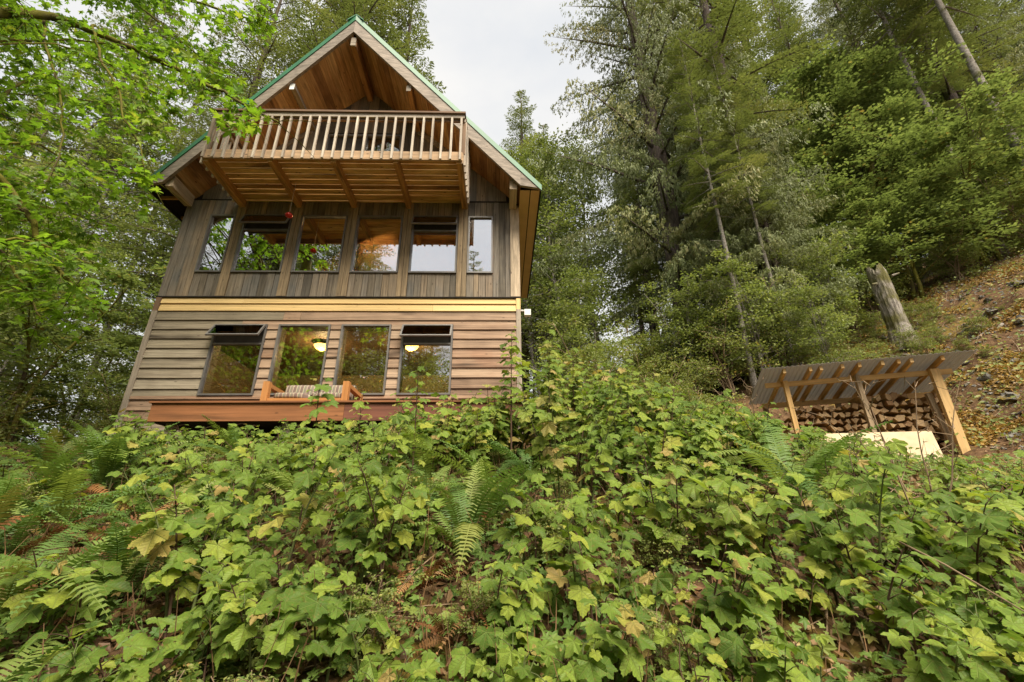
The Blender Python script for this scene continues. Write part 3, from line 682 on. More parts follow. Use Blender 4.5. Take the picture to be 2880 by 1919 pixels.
r = ramp(N, [(0, (.16, .11, .09)), (.3, (.36, .31, .22)), (.42, (.17, .17, .12)), (.6, (.22, .16, .13)), (.8, (.38, .33, .23)), (.9, (.15, .10, .09))]); r.color_ramp.interpolation = 'CONSTANT'; L(fr.outputs[0], r.inputs[0]); L(r.outputs[0], p.inputs['Base Color']); L(p.outputs[0], o.inputs[0]); M['stripe'] = m
def cushion(sx_, sy_, sz_):
    n = 10; V = []; F = []
    for k, z in enumerate((-1, 1)):
        for i in range(n+1):
            for j in range(n+1):
                x = -1+2*i/n; y = -1+2*j/n; e = (1-abs(x)**4)*(1-abs(y)**4); V.append((x*sx_, z*sy_*(.35+.65*e**.4), y*sz_))
    q = (n+1)**2
    for k in range(2):
        for i in range(n):
            for j in range(n):
                a = k*q+i*(n+1)+j; f = (a, a+1, a+n+2, a+n+1); F.append(f if k == 0 else f[::-1])
    for i in range(n):
        for (a, b) in (((i*(n+1)), (i+1)*(n+1)), (((i+1)*(n+1)+n), i*(n+1)+n), (i+1, i), (n*(n+1)+i, n*(n+1)+i+1)): F.append((b, a, a+q, b+q))
    return MB().add(V, F)
for x in (-.285, .285):
    link('back_cushion', cushion(.27, .085, .15).mesh('back_cushion', True), M['stripe'], lv, (x, .16, .37), (R_(-10), 0, 0))
    link('seat_cushion', cushion(.27, .28, .06).mesh('seat_cushion', True), M['stripe'], lv, (x, -.06, .22))
link('seat_board', MB().box(-.55, .55, -.32, .27, -.02, .02).mesh('seat_board'), M['seat'], lv, (0, 0, .13))

# ceiling bowls on the ground floor
for k, (px, py) in enumerate(((905, 975), (1156, 975))):
    u, z = H(px, py, 8.9)
    z = min(z, 3.50)
    cb = empty('ceiling_light', cpos(u, 8.9, 3.60), YAW); tag(cb, ['lit yellow bowl lamp behind the lower window over the loveseat', 'lit yellow bowl lamp behind the right-hand lower window'][k], 'lamp', None)
    MB().lathe([(.02, -.19), (.06, -.175), (.12, -.14), (.155, -.09), (.16, -.075)], 24).build('bowl', M['lampglow'], cb, smooth=True)
    bl = bpy.data.lights.new('bowl_light', 'POINT'); bl.energy = 16; bl.color = (1, .72, .36); bl.shadow_soft_size = 0; blo = bpy.data.objects.new('bowl_light', bl); COL.objects.link(blo); blo.parent = cb; blo.location = (0, 0, -.30)
    MB().lathe([(.17, -.075), (.175, -.068), (.10, -.02), (.05, -.001)], 24).build('rim', M['brass'], cb, smooth=True)
# upstairs lamp with pull cord
u, z = H(906, 655, 8.5)
fl = empty('ceiling_lamp', cpos(u, 8.5, 6.085), YAW); tag(fl, 'dull brass dome lamp with long pull cord inside the upper window', 'lamp')
MB().lathe([(.16, -.13), (.165, -.10), (.12, -.05), (.05, -.02), (.03, -.001)], 20).build('dome', M['brass'], fl, smooth=True)
MB().tube([(0, 0, -.13), (0, 0, -1.7)], .006, 5).build('cord', M['cord'], fl)
MB().lathe([(.0, -.005), (.05, -.005), (.06, .02), (.0, .04)], 14, (.0, .0, -.17)).build('bulb', M['lampglow'], fl, smooth=True)
ll = bpy.data.lights.new('upper_room_light', 'POINT'); llo = bpy.data.objects.new('upper_room_light', ll); COL.objects.link(llo); llo.location = cpos(-3.3, 8.35, 5.72); ll.energy = 130; ll.color = (1, .66, .32); ll.shadow_soft_size = 0
# red feeder hanging under the balcony
u, z = H(813, 604, 6.9)
rfd = empty('hanging_feeder', cpos(u, 6.9, z), YAW); tag(rfd, 'red plastic feeder hanging by a wire under the balcony', 'feeder')
MB().lathe([(.02, -.05), (.06, -.038), (.07, -.012), (.055, .008), (.025, .026), (.016, .055)], 18).build('red_dish', M['red'], rfd, smooth=True)
MB().tube([(0, 0, .055), (0, 0, 6.112-z)], .004, 4).build('wire', M['cord'], rfd)
# white lamp on the right wall
u, z = H(1482, 880, 8.2)
flx = empty('wall_light', cpos(UR+.03, 8.2, z), YAW); tag(flx, 'small white box light on an arm at the right wall', 'light')
MB().box(.08, .21, -.05, .05, -.07, .06).build('lamp_head', M['white'], flx)
MB().tube([(-.03, 0, .05), (.10, 0, .04)], .02, 8).build('arm', M['white'], flx)

# ------------------------------------------------------------ woodshed on the right
A_, B_ = np.array([4.965, 8.25]), np.array([7.6, 7.5]); SL = np.linalg.norm(B_-A_); sx_ = (B_-A_)/SL; sy_ = np.array([-sx_[1], sx_[0]]); SANG = math.atan2(sx_[1], sx_[0])
SZ = .9; scn = (A_+B_)/2
shed = empty('woodshed', (scn[0], scn[1], SZ), SANG); tag(shed, 'open lean-to woodshed of new yellow timber with metal roof on the right', 'shed')
def sh_x(px, py):                                  # photo point -> x along the shed's front line
    r = ray(px, py); q = np.linalg.solve(np.array([[r[0], -sx_[0]], [r[1], -sx_[1]]]), scn); return float(q[1])
HZ = 2.44-SZ; RZ = 2.26-SZ; DP = .95; sl_ = (RZ-HZ)/DP
def sp(name, mat, x0, x1, y0, y1, z0, z1, axis, slope=0.):
    P = np.array([(x, y, z+slope*y) for z in (z0, z1) for y in (y0, y1) for x in (x0, x1)]); c = P.mean(0)
    return link(name, MB().hexa((P-c)@AX[axis]).mesh(name), mat, shed, tuple(c), AXR[axis])
HL = SL/2
sp('front_header', M['shed'], -HL-.12, HL+.10, -.02, .02, HZ-.09, HZ, 'x')
sp('rear_header', M['shed'], -HL-.02, HL+.42, DP-.02, DP+.02, RZ-.10, RZ, 'x')
xr = [sh_x(px, 1050) for px in (2190, 2262, 2291, 2350, 2397, 2461, 2506, 2542, 2628)]
for x in xr: sp('rafter', M['shed'], x-.025, x+.025, -.36, DP+.15, HZ+.005, HZ+.085, 'y', sl_)
# corrugated roof sheet
V = []; F = []; nc = 160; xw = np.linspace(-HL-.22, HL+.32, nc)
for lv in (0, 1):
    for i, x in enumerate(xw):
        for y in (-.42, DP+.22): V.append((x, y, HZ+.095+sl_*y+.009*math.sin(i*1.6)+.0025*lv))
for lv in (0, 1):
    for i in range(nc-1):
        a = lv*nc*2+i*2; f = (a, a+2, a+3, a+1); F.append(f if lv else f[::-1])
MB().add(V, F).build('roof_sheet', M['steel'], shed)
for px, wd, mt, tz in ((2200, .075, 'shed', 1060), (2400, .07, 'shedgrey', 1050), (2622, .13, 'shed', 1052)):
    x = sh_x(px, tz); sp('post', M[mt], x-wd/2, x+wd/2, -.022-.09, -.022, -.5, HZ-.002, 'z')
x = sh_x(2622, 1052)-.10
P = np.array([(x+dx+(.10 if z < .5 else -.02), y, z) for z in (-.4, 1.15) for y in (.05, .13) for dx in (-.04, .04)]); c = P.mean(0)
link('leaning_post', MB().hexa((P-c)@AX['z']).mesh('leaning_post'), M['shedgrey'], shed, tuple(c), AXR['z'])
for x in (-HL+.05, 0, HL-.05): sp('rear_post', M['shedgrey'], x-.045, x+.045, DP+.022, DP+.10, -.5, RZ-.002, 'z')
sp('side_rail', M['shed'], HL-.10, HL-.05, .0, DP-.03, HZ-.30, HZ-.22, 'y', sl_)
# firewood, every split piece its own
logs = []
for v in range(7):
    n = [4, 3, 5, 3, 4, 3, 4][v]; an = sorted(random.uniform(0, 2*math.pi) for _ in range(n)); an = [2*math.pi*k/n+random.uniform(-.25, .25) for k in range(n)]
    pr = [(math.cos(a)*random.uniform(.7, 1.25), math.sin(a)*random.uniform(.6, 1.2)) for a in an]
    V = [(x, y, z) for y in (-.5, .5) for x, z in pr]; F = [tuple(range(n)), tuple(range(2*n-1, n-1, -1))]+[(k, n+k, n+(k+1) % n, (k+1) % n) for k in range(n)]
    b = MB().add(V, F).mesh('firewood'); b.materials.append(M['log']); logs.append(b)
z = -.06; row = 0
while z < 1.20:
    x = -HL+.06+random.uniform(0, .08)
    while x < HL-.10:
        r0 = random.uniform(.055, .088); top = 1.22-.35*max(0, -x/HL)+.1*math.sin(x*5)
        if z+r0 < top:
            q = scn+sx_*(x+r0)+sy_*(.42+random.uniform(-.07, .05)); o = link('firewood', random.choice(logs))
            o.matrix_world = Matrix.Translation((q[0], q[1], SZ+z+r0)) @ Matrix.Rotation(SANG+random.uniform(-.06, .06), 4, 'Z') @ Matrix.Rotation(random.uniform(0, 6), 4, 'Y') @ Matrix.Diagonal((r0, .42, r0*random.uniform(.8, 1.1), 1))
            tag(o, 'split firewood piece stacked under the woodshed roof', 'firewood', 'firewood stacked in the woodshed')
        x += 2*r0*.93
    z += .128; row += 1
# cream plywood sheet leaning against the front
p0, p1 = W(2290, 1212, 7.78), W(2622, 1223, 7.42)
px_ = p1-p0; px_[2] = 0; ln = np.linalg.norm(px_); ang = math.atan2(px_[1], px_[0])
ply = link('plywood_sheet', MB().box(-ln/2, ln/2, -.012, .012, -.62, 0).mesh('plywood_sheet'), M['ply'], None, ((p0+p1)/2).tolist(), (R_(-12), R_(1.2), ang)); tag(ply, 'cream plywood sheet leaning in front of the woodpile', 'plywood')

# ------------------------------------------------------------ broken snag on the hillside
sb = np.array([10.42, 11.0]); szb = gz(*sb); snag = empty('tree_stump', (sb[0], sb[1], szb-.36)); tag(snag, 'tall pale broken stump leaning on the mossy hillside', 'stump')
b = MB(); n = 40; V = []; F = []; rr0 = np.random.default_rng(9); ridg = rr0.normal(0, .018, 40); lev = [(0, .50), (.12, .40), (.3, .31), (.6, .265)]+[(z_, .25-.012*z_) for z_ in np.arange(.8, 2.4, .14)]+[(2.45, .22), (2.6, .19)]
hs = 6.55-(szb-.36)
for i, (z, r0) in enumerate(lev):
    for k in range(n):
        a = 2*math.pi*k/n; rr_ = r0*(1+.06*math.sin(3*a+1)+.02*math.sin(7*a)+ridg[k]+rr0.normal(0, .025)+(.3*max(0, math.sin(5*a)) if i <= 1 else 0)); zz = z/2.6*hs
        if i >= len(lev)-2: zz += .10*math.sin(4*a+2)+random.uniform(-.05, .08)
        V.append((rr_*math.cos(a)-.10*z/2.6*1.0, rr_*math.sin(a), zz))
for i in range(len(lev)-1):
    for k in range(n): k2 = (k+1) % n; F.append((i*n+k, i*n+k2, (i+1)*n+k2, (i+1)*n+k))
V.append((-.1, 0, hs-.12)); F += [((len(lev)-1)*n+k, (len(lev)-1)*n+(k+1) % n, len(V)-1) for k in range(n)]
b.add(V, F).build('trunk', M['snag'], snag)
MB().tube([(.2, -.1, hs*.9), (.42, -.12, hs*.93)], [.035, .02], 6).build('branch_stub', M['snag'], snag)
MB().tube([(-.3, -.1, hs*.8), (-.46, -.12, hs*.79)], [.04, .025], 6).build('branch_stub', M['snag'], snag)

# ------------------------------------------------------------ leaves and fronds
def palmate(seed, fine=True, notch=.66):
    r = random.Random(seed); lob = [(0, 1.0), (52, .88), (-52, .88), (112, .60), (-112, .60)]; pts = []
    order = [(-112, .60), (-52, .88), (0, 1.0), (52, .88), (112, .60)]
    pts.append((-165, .30))
    for i, (a, l) in enumerate(order):
        l *= r.uniform(.9, 1.1); a += r.uniform(-5, 5)
        if fine: pts += [(a-21, l*.78), (a-17, l*.83), (a-12, l*.83), (a-8, l*.93), (a-4, l*.93), (a, l), (a+4, l*.93), (a+8, l*.93), (a+12, l*.83), (a+17, l*.83), (a+21, l*.78)] if notch > .6 else [(a-19, l*.66), (a-13, l*.70), (a-8, l*.88), (a, l), (a+8, l*.88), (a+13, l*.70), (a+19, l*.66)]
        else: pts += [(a-12, l*.72), (a, l), (a+12, l*.72)]
        if i < 4: nx = order[i+1]; pts.append(((a+nx[0])/2, notch*min(l, nx[1])+.04))
    pts.append((165, .30))
    V = [(0, 0, 0)]; cup = r.choice([r.uniform(.05, .2), r.uniform(.3, .6), r.uniform(-.15, .1)]) if fine else .15; wav = r.uniform(0, 6)
    for a, q in pts:
        an = math.radians(a); near = min(abs(a-c) for c, _ in order); fold = .045*min(near, 26)/26*q
        V.append((.42*q*math.cos(an), .42*q*math.sin(an)*1.05, -.42*cup*q*q+fold+(.05 if fine else .03)*math.sin(3*an+wav)*q))
    F = [(0, i, i+1) for i in range(1, len(V)-1)]+[(0, len(V)-1, 1)][:0]
    return np.array(V), np.array(F)
def palm_mesh(name, seed, mat, fine=True):
    V, F = palmate(seed, fine, .74 if mat is not M['mapleobj'] else .5); V = V/.56; me = mesh_np(name, V, F, smooth=True); me.materials.append(mat); return me
LG = [palm_mesh('leaf', s, M['thimble']) for s in range(12)]; LY = [palm_mesh('leaf', s+20, M['thimbleY']) for s in range(7)]
LM = [palm_mesh('leaf', s+40, M['mapleobj']) for s in range(4)]
def frond(seed, mat, L=1.0, npair=34, wmax=.11, droop=.55):
    r = random.Random(seed); V = []; F = []; tw = r.uniform(-.15, .15)
    def C(t): return np.array([L*t*(1-.18*droop*t), tw*t*t*L, L*droop*(t*.9-1.35*t*t)])
    for i in range(npair):
        t = .10+.90*i/npair; p = C(t); q = C(t+.01)-p; q /= np.linalg.norm(q); s = np.cross([0, 0, 1.], q); s /= np.linalg.norm(s); up = np.cross(q, s)
        l = wmax*L*(math.sin(min(1, t*1.5+.10)*math.pi*.5) if t < .55 else (1-((t-.55)/.45)**1.7)*.97+.03)*r.uniform(.88, 1.08); hw = L*.90/npair*.42
        for sg in (-1, 1):
            d = sg*s*math.cos(.25)+q*.30-up*r.uniform(.05, .35); e = p+d*l; m_ = p+d*l*.45+up*.012*L; k = len(V)
            V += [p-q*hw*.5, p+q*hw*.9, m_+q*hw, e, m_-q*hw*.7]; F += [(k, k+1, k+2), (k, k+2, k+4), (k+4, k+2, k+3)]
    for i in range(12):
        a, b = C(i/12), C((i+1)/12); k = len(V); wd = .006*L*(1-i/14); V += [a+[0, wd, .002], a-[0, wd, -.002], b-[0, wd, -.002], b+[0, wd, .002]]; F += [(k, k+1, k+2), (k, k+2, k+3)]
    me = mesh_np('frond', np.array(V), np.array(F)); me.materials.append(mat); return me
FR = [frond(s, M['fern'], droop=d) for s, d in ((1, .45), (2, .6), (3, .8), (4, .3))]; FD = [frond(s+9, M['deadfern'], droop=d, npair=22, wmax=.08) for s, d in ((0, 1.1), (1, .6), (2, 1.5), (3, .2))]

# ------------------------------------------------------------ trees
def fir_template(L, kind, seed):
    r = np.random.default_rng(seed); P = []; T = []; Nn = []; S = []; x = .16*L
    step = .085 if kind == 'fir' else .15
    while x < L:
        for sg in (-1, 1):
            bl = (.40*L*(1-x/L)**.7+.09)*r.uniform(.65, 1.15); bl = min(bl, .8); az = r.uniform(48, 66)*sg*math.pi/180
            dirv = np.array([math.cos(az), math.sin(az), 0]); z0 = -.11*x*x/L
            if kind == 'fir':
                n = max(2, int(bl/.05))
                for k in range(n):
                    f = (k+.5)/n*bl; p = np.array([x, 0, z0])+dirv*f+np.array([0, 0, -.20*f*f/.5])+r.normal(0, .012, 3)
                    P.append(p); T.append(dirv+r.normal(0, .45, 3)*[1, 1, .25]-np.array([0, 0, .28])); Nn.append(np.array([0, 0, 1.])+r.normal(0, .22, 3)); S.append(r.uniform(.10, .17))
            else:
                n = max(1, int(bl/.16))
                for k in range(n):
                    f = (k+.7)/n*bl; q = np.array([x, 0, z0])+dirv*f+np.array([0, 0, -.30*f*f/.5]); hang = r.uniform(.12, .26); na = r.uniform(0, 6.3)
                    for j in range(14):
                        g = j/14; P.append(q+np.array([0, 0, -hang*g*.8])+r.normal(0, .03, 3)); T.append(np.array([r.normal(0, .35), r.normal(0, .35), -1.])+dirv*.35); Nn.append(np.array([math.cos(na), math.sin(na), .25])+r.normal(0, .35, 3)); S.append(r.uniform(.075, .14))
        x += step*r.uniform(.7, 1.3)
    return np.array(P), np.array(T), np.array(Nn), np.array(S)
RH = np.array([(0, 0, 0), (.45, .17, .02), (1, 0, -.05), (.45, -.17, .02)]); RHF = np.array([(0, 1, 2, 3)])
def conifer(Ht, rt, zb, Lmax, nbr, kind, seed, top=1.0, dead=6):
    r = np.random.default_rng(seed); tpl = {L: [fir_template(L, kind, seed*7+i+int(L*10)) for i in range(2)] for L in (.7, 1.4, 2.2, 3.2)}
    Vs = []; Fs = []; Rs = []; off = 0; tb = MB()
    lean = r.normal(0, .012, 2); tr = lambda z: np.array([lean[0]*z+.04*math.sin(z*.4+seed), lean[1]*z, z])
    zs = np.linspace(0, Ht, 14); tb.tube([tr(z) for z in zs], [max(.02, rt*(1-z/Ht)**.8*(1.35 if z == 0 else 1)) for z in zs], 9)
    for i in range(nbr):
        t = (i+r.uniform(0, 1))/nbr; z = zb+(Ht-zb)*t**.95; L = Lmax*((1-t)**.72)*r.uniform(.55, 1.15)*(.65+.35*min(1, t/.15))+.18
        az = i*2.39996+r.normal(0, .35); el = (-.30+.75*t if kind == 'fir' else -.05+.5*t)+r.normal(0, .10)
        key = min(tpl, key=lambda k: abs(k-L)); P, T, Nn, S = tpl[key][r.integers(2)]; sc = L/key
        ca, sa, ce, se = math.cos(az), math.sin(az), math.cos(el), math.sin(el); ro = r.normal(0, .2)
        Rz = np.array([[ca, -sa, 0], [sa, ca, 0], [0, 0, 1]]); Ry = np.array([[ce, 0, -se], [0, 1, 0], [se, 0, ce]]); Rx = np.array([[1, 0, 0], [0, math.cos(ro), -math.sin(ro)], [0, math.sin(ro), math.cos(ro)]])
        A = Rz@Ry@Rx; base = tr(z)
        keep = r.random(len(P)) < (.92 if kind == 'fir' else .88)
        p = (P[keep]*sc)@A.T+base; tt = T[keep]@A.T if kind == 'fir' else T[keep]@Rz.T; nn = Nn[keep]@Rz.T
        V, F, rr_ = scatter(RH, RHF, orient(nn, tt), p, S[keep]*min(1.15, .8+.2*sc), np.clip(r.normal(.45, .2)+r.normal(0, .16, keep.sum()), 0, 1))
        Vs.append(V); Fs.append(F+off); Rs.append(rr_); off += len(V)
        tb.tube([base, base+A@np.array([L*.5, 0, -.02*L]), base+A@np.array([L*.95, 0, -.09*L])], [.018*L+.006, .010*L+.004, .003], 4, False)
    for i in range(dead):
        z = zb*r.uniform(.25, 1); az = r.uniform(0, 6.3); L = r.uniform(.3, 1.1); tb.tube([tr(z), tr(z)+[L*math.cos(az), L*math.sin(az), -.1*L]], [.02, .006], 4, False)
    cm = mesh_np('crown', np.concatenate(Vs), np.concatenate(Fs), np.concatenate(Rs)); tm = tb.mesh('trunk', True)
    return tm, cm
LQ = np.array([(0, 0, 0), (.5, .34, .05), (1, 0, -.08), (.5, -.34, .05)]); LQF = np.array([(0, 1, 2), (0, 2, 3)])
PV, PF = palmate(3, False, .5); PV = PV/.56
def broadleaf(Ht, rt, R, nl, leaves, ls, seed, zlo=.25, flat=.6, multi=1, shape=None, spread=.16, up=(0.25, .9)):
    r = np.random.default_rng(seed); tb = MB(); pts = []; 
    for s in range(multi):
        az0 = r.uniform(0, 6.3); ln = (r.uniform(.1, .45) if multi > 1 else .05)*Ht
        H_ = Ht*r.uniform(.75, 1); tr = lambda t: np.array([ln*t*t*math.cos(az0)+.03*Ht*math.sin(t*6+s), ln*t*t*math.sin(az0)+.03*Ht*math.cos(t*5+s*2), H_*t])
        ts = np.linspace(0, 1, 9); tb.tube([tr(t) for t in ts], [max(.006, rt*(1-.9*t)) for t in ts], 7 if multi == 1 else 5)
        for i in range(nl//multi):
            t = zlo+(1-zlo)*(i+r.uniform())/(nl/multi); p = tr(t); az = i*2.4+r.normal(0, .4); L = R*r.uniform(.45, 1.1)*(1-.65*((t-zlo)/(1-zlo))**1.5); el = r.uniform(*up)
            d = np.array([math.cos(az)*math.cos(el), math.sin(az)*math.cos(el), math.sin(el)]); m_ = p+d*L*.55; e = p+d*L+np.array([0, 0, -.22*L])
            tb.tube([p, m_, e], [rt*.32*(1-t*.6)+.003, rt*.18*(1-t*.6)+.002, .002], 4, False)
            for k in range(5):
                f = r.uniform(.35, 1); q = m_+(e-m_)*(f-.5)*2 if f > .5 else p+(m_-p)*f*2; a2 = az+r.choice([-1, 1])*r.uniform(.5, 1.3); l2 = L*r.uniform(.2, .5)
                e2 = q+np.array([math.cos(a2)*l2, math.sin(a2)*l2, r.uniform(-.25, .2)*l2]); tb.tube([q, e2], [.006*Ht/6+.001, .001], 3, False)
                pts.append((q, e2))
    n = len(pts); per = max(1, leaves//n); A = np.array([p[0] for p in pts]); B = np.array([p[1] for p in pts])
    k = np.repeat(np.arange(n), per); f = r.uniform(.1, 1.1, len(k)); P = A[k]+(B[k]-A[k])*f[:, None]+r.normal(0, spread, (len(k), 3))*[1, 1, .55]
    dirs = B[k]-A[k]; T = dirs/(np.linalg.norm(dirs, axis=1, keepdims=True)+1e-6)+r.normal(0, .8, (len(k), 3))*[1, 1, .4]; T[:, 2] -= .3
    Nn = np.tile([0, 0, 1.], (len(k), 1))*flat+r.normal(0, .42, (len(k), 3))
    clump = r.normal(.45, .16, n)[k]
    TV, TF = shape if shape else (LQ, LQF)
    V, F, rr_ = scatter(TV, TF, orient(Nn, T), P, ls*r.uniform(.6, 1.25, len(k)), np.clip(clump+r.normal(0, .17, len(k)), 0, 1))
    return tb.mesh('trunk', True), mesh_np('crown', V, F, rr_)
PROTO = {}
def proto(key, meshes, bark, leaf):
    t, c = meshes; t.materials.append(M[bark]); c.materials.append(M[leaf]); PROTO[key] = (t, c)
proto('firA', conifer(27, .34, 6, 3.9, 112, 'fir', 11), 'bark', 'fir')
proto('firB', conifer(24, .26, 4, 3.1, 105, 'fir', 12), 'bark', 'fir')
proto('firC', conifer(13, .14, 1.2, 2.3, 80, 'fir', 13), 'bark', 'fir')
proto('firS', conifer(27, .15, 11, 2.7, 85, 'fir', 14, dead=30), 'barkgrey', 'fir')
proto('firD', conifer(27, .33, 8.5, 3.4, 62, 'fir', 17, dead=34), 'bark', 'fir')
proto('cedA', conifer(26, .36, 3.0, 4.4, 120, 'cedar', 15), 'bark', 'cedar')
proto('cedB', conifer(14, .18, 1.0, 2.8, 90, 'cedar', 16), 'bark', 'cedar')
proto('aldA', broadleaf(17, .13, 3.2, 70, 15000, .13, 21, zlo=.25, spread=.22), 'barkgrey', 'alder')
proto('aldB', broadleaf(9, .07, 2.3, 50, 11000, .10, 22, zlo=.15, spread=.18), 'barkgrey', 'alder')
proto('vinA', broadleaf(11, .15, 4.2, 52, 21000, .14, 23, zlo=.2, flat=1.6, spread=.2, up=(.05, .7)), 'mossbark', 'vine')
proto('vinB', broadleaf(6, .07, 2.6, 40, 11000, .115, 24, zlo=.15, flat=1.6, multi=2, spread=.13, up=(.0, .6)), 'mossbark', 'vine')
proto('shrA', broadleaf(1.5, .018, .8, 42, 2600, .055, 31, zlo=.1, multi=6, spread=.07), 'twig', 'shrub')
proto('shrB', broadleaf(2.8, .03, 1.2, 60, 6000, .065, 32, zlo=.08, multi=6, spread=.10), 'twig', 'shrub')
proto('shrC', broadleaf(3.6, .03, 1.3, 60, 6500, .075, 33, zlo=.12, multi=4, spread=.11), 'barkgrey', 'alder')
PN = {'firA': 'fir_tree', 'firB': 'fir_tree', 'firC': 'fir_tree', 'firS': 'fir_tree', 'firD': 'fir_tree', 'cedA': 'cedar_tree', 'cedB': 'cedar_tree', 'aldA': 'alder_tree', 'aldB': 'alder_tree', 'vinA': 'maple_tree', 'vinB': 'maple_tree', 'shrA': 'shrub', 'shrB': 'shrub', 'shrC': 'shrub'}
def plant(key, x, y, label, group=None, sc=1., rz=None, sz=None, dz=-.1):
    e = empty(PN[key], (x, y, gz(x, y)+dz), random.uniform(0, 6.28) if rz is None else rz); e.scale = (sc, sc, sz or sc)
    t, c = PROTO[key]; sh = PN[key] == 'shrub'
    link('stems' if sh else 'trunk', t, None, e); link('foliage' if sh else 'crown', c, None, e)
    return tag(e, label, 'shrub' if sh else 'tree', group)

T_ = [('cedA', 5.9, 13.6, 'tall cedar with drooping sprays edging the open sky', 1.22), ('firD', float(W(2040, 300, 12.4)[0]), 12.4, 'big dark-trunked fir just right of the tall cedar', 1.0), ('firA', 10.0, 16.5, 'dense fir behind the big dark-trunked fir', 1.0),
      ('firB', 8.7, 17.5, 'slim fir standing behind the tall cedar', 1.05), ('firS', float(W(2105, 1000, 10.7)[0]), 10.7, 'thin pale young fir with bare lower trunk left of the woodshed roof', .52),
      ('cedB', 6.7, 12.0, 'small feathery cedar behind the thin pale fir', .72), ('cedB', 8.1, 11.9, 'small feathery cedar left of the broken stump', .68), ('firS', float(W(2210, 940, 11.2)[0]), 11.2, 'second thin young fir rising behind the woodshed roof', .46), ('firS', float(W(2770, 270, 11.6)[0]), 11.6, 'pale bare fir trunk slanting across the top right corner', 1.0),
      ('firS', float(W(2660, 400, 13.2)[0]), 13.2, 'second pale fir trunk left of the one in the top right corner', .95), ('cedB', 9.1, 13.2, 'young cedar with feathery boughs behind the broken stump', 1.0),
      ('cedB', 7.7, 14.6, 'young cedar with arching boughs in front of the tall cedar', .9), ('firC', 5.0, 15.0, 'young fir at the foot of the tall cedar', .85),
      ('vinA', 14.6, 14.6, 'broad mossy maple above the broken stump', 1.05), ('vinA', 19.6, 18.5, 'tall light green maple behind the pale fir trunks', 1.25),
      ('vinA', 12.3, 18.4, 'mossy-limbed maple between the big fir and the hillside maples', 1.2), ('vinB', 12.6, 12.5, 'low spreading maple right behind the broken stump', 1.0),
      ('vinB', 15.2, 12.2, 'low spreading maple on the upper hillside edge', 1.1), ('vinB', 18.6, 13.8, 'leafy low maple at the right picture edge', 1.0), ('vinB', 10.9, 13.6, 'small maple leaning toward the woodshed', .9),
      ('firA', .55, 22, 'pointed fir showing its tip in the sky right of the roof', .96), ('firC', -1.3, 21, 'shorter fir beside the right roof slope', 1.0),
      ('firB', 2.3, 25, 'slender far fir between the roof and the tall cedar', 1.0), ('aldA', 1.3, 18.6, 'alder just right of the pointed fir beyond the roof', 1.1), ('aldA', 2.5, 17.0, 'airy alder between the cabin eave and the tall cedar', 1.0), ('aldA', 4.3, 19.5, 'second airy alder just left of the tall cedar', 1.05), ('aldB', 2.0, 13.2, 'bushy alder behind the right corner of the cabin', .85),
      ('firA', -8.2, 17, 'tall fir rising behind the roof peak', 1.4), ('firA', -10.3, 18.5, 'dense fir filling the gap left of the roof peak', 1.45), ('firB', -6.3, 19.5, 'fir whose boughs reach into the sky right of the roof peak', 1.4), ('firA', -12.4, 15, 'fir trunk standing left of the roof slope', 1.02),
      ('firS', -17.4, 14, 'thick grey fir trunk among the left maple branches', 1.1), ('firS', -17.9, 18, 'straight fir trunk seen beside the left cabin wall', 1.0)]
for k, x, y, lb, s in T_: plant(k, x, y, lb, None, s)
for i, (px, py, Y, k, s) in enumerate(((2290, 300, 20, 'firB', 1.1), (2420, 200, 22, 'firA', 1.1), (2500, 300, 18.5, 'cedA', .95), (2360, 420, 15.5, 'vinA', 1.2), (2150, 300, 19, 'firA', 1.1))):
    q = W(px, py, Y); plant(k, q[0], q[1], ['slim fir', 'tall fir', 'cedar', 'spreading maple', 'big fir'][i]+' in the right-hand wood above the '+['woodshed roof', 'stump', 'stump, high up', 'stump, near', 'woodshed, far back'][i], None, s)
rs = random.Random(5)
def fill(n, xr, yr, keys, label, group, sc=(.85, 1.15), ok=lambda x, y: True, mind=1.6, pts=None):
    pts = [] if pts is None else pts; t = 0
    while len(pts) < n and t < 4000:
        t += 1; x = rs.uniform(*xr); y = rs.uniform(*yr)
        if not ok(x, y) or any((x-a)**2+(y-b)**2 < mind**2 for a, b in pts): continue
        pts.append((x, y)); k = rs.choice(keys); plant(k, x, y, label(k) if callable(label) else label, group, rs.uniform(*sc))
nohouse = lambda x, y: not (-7.9 < x < 1.5 and 5.8 < y < 12.2)
kindname = {'fir': 'fir', 'ced': 'cedar', 'ald': 'alder', 'vin': 'maple', 'shr': 'shrub'}
fill(20, (7, 40), (16.5, 44), ['firA', 'firB', 'firA', 'cedA', 'vinA', 'aldA', 'firS'], lambda k: kindname[k[:3]]+' among the dense trees up the right hillside', 'trees up the right hillside', mind=2.6)
fill(9, (17, 36), (14.5, 19), ['firB', 'vinA', 'cedB', 'firA'], lambda k: kindname[k[:3]]+' high on the slope at the right picture edge', 'trees at the right picture edge', mind=2.6, ok=lambda x, y: x > 1.1*y)
fill(14, (-5, 8), (26, 50), ['firC', 'aldB', 'firC', 'aldA'], lambda k: kindname[k[:3]]+' in the far row seen between cabin and cedar', 'far trees between cabin and cedar', mind=2.2)
fill(17, (-36, -10.5), (13, 36), ['firS', 'firS', 'firB', 'firA', 'aldA'], lambda k: kindname[k[:3]]+' in the thin wood left of the cabin', 'trees left of the cabin', mind=3.0)
fill(10, (-22, -9), (8.5, 14), ['aldB', 'vinB', 'aldB', 'cedB'], lambda k: 'young '+kindname[k[:3]]+' close behind the hanging maple boughs on the left', 'young trees on the left', mind=1.8, sc=(.7, 1.05))
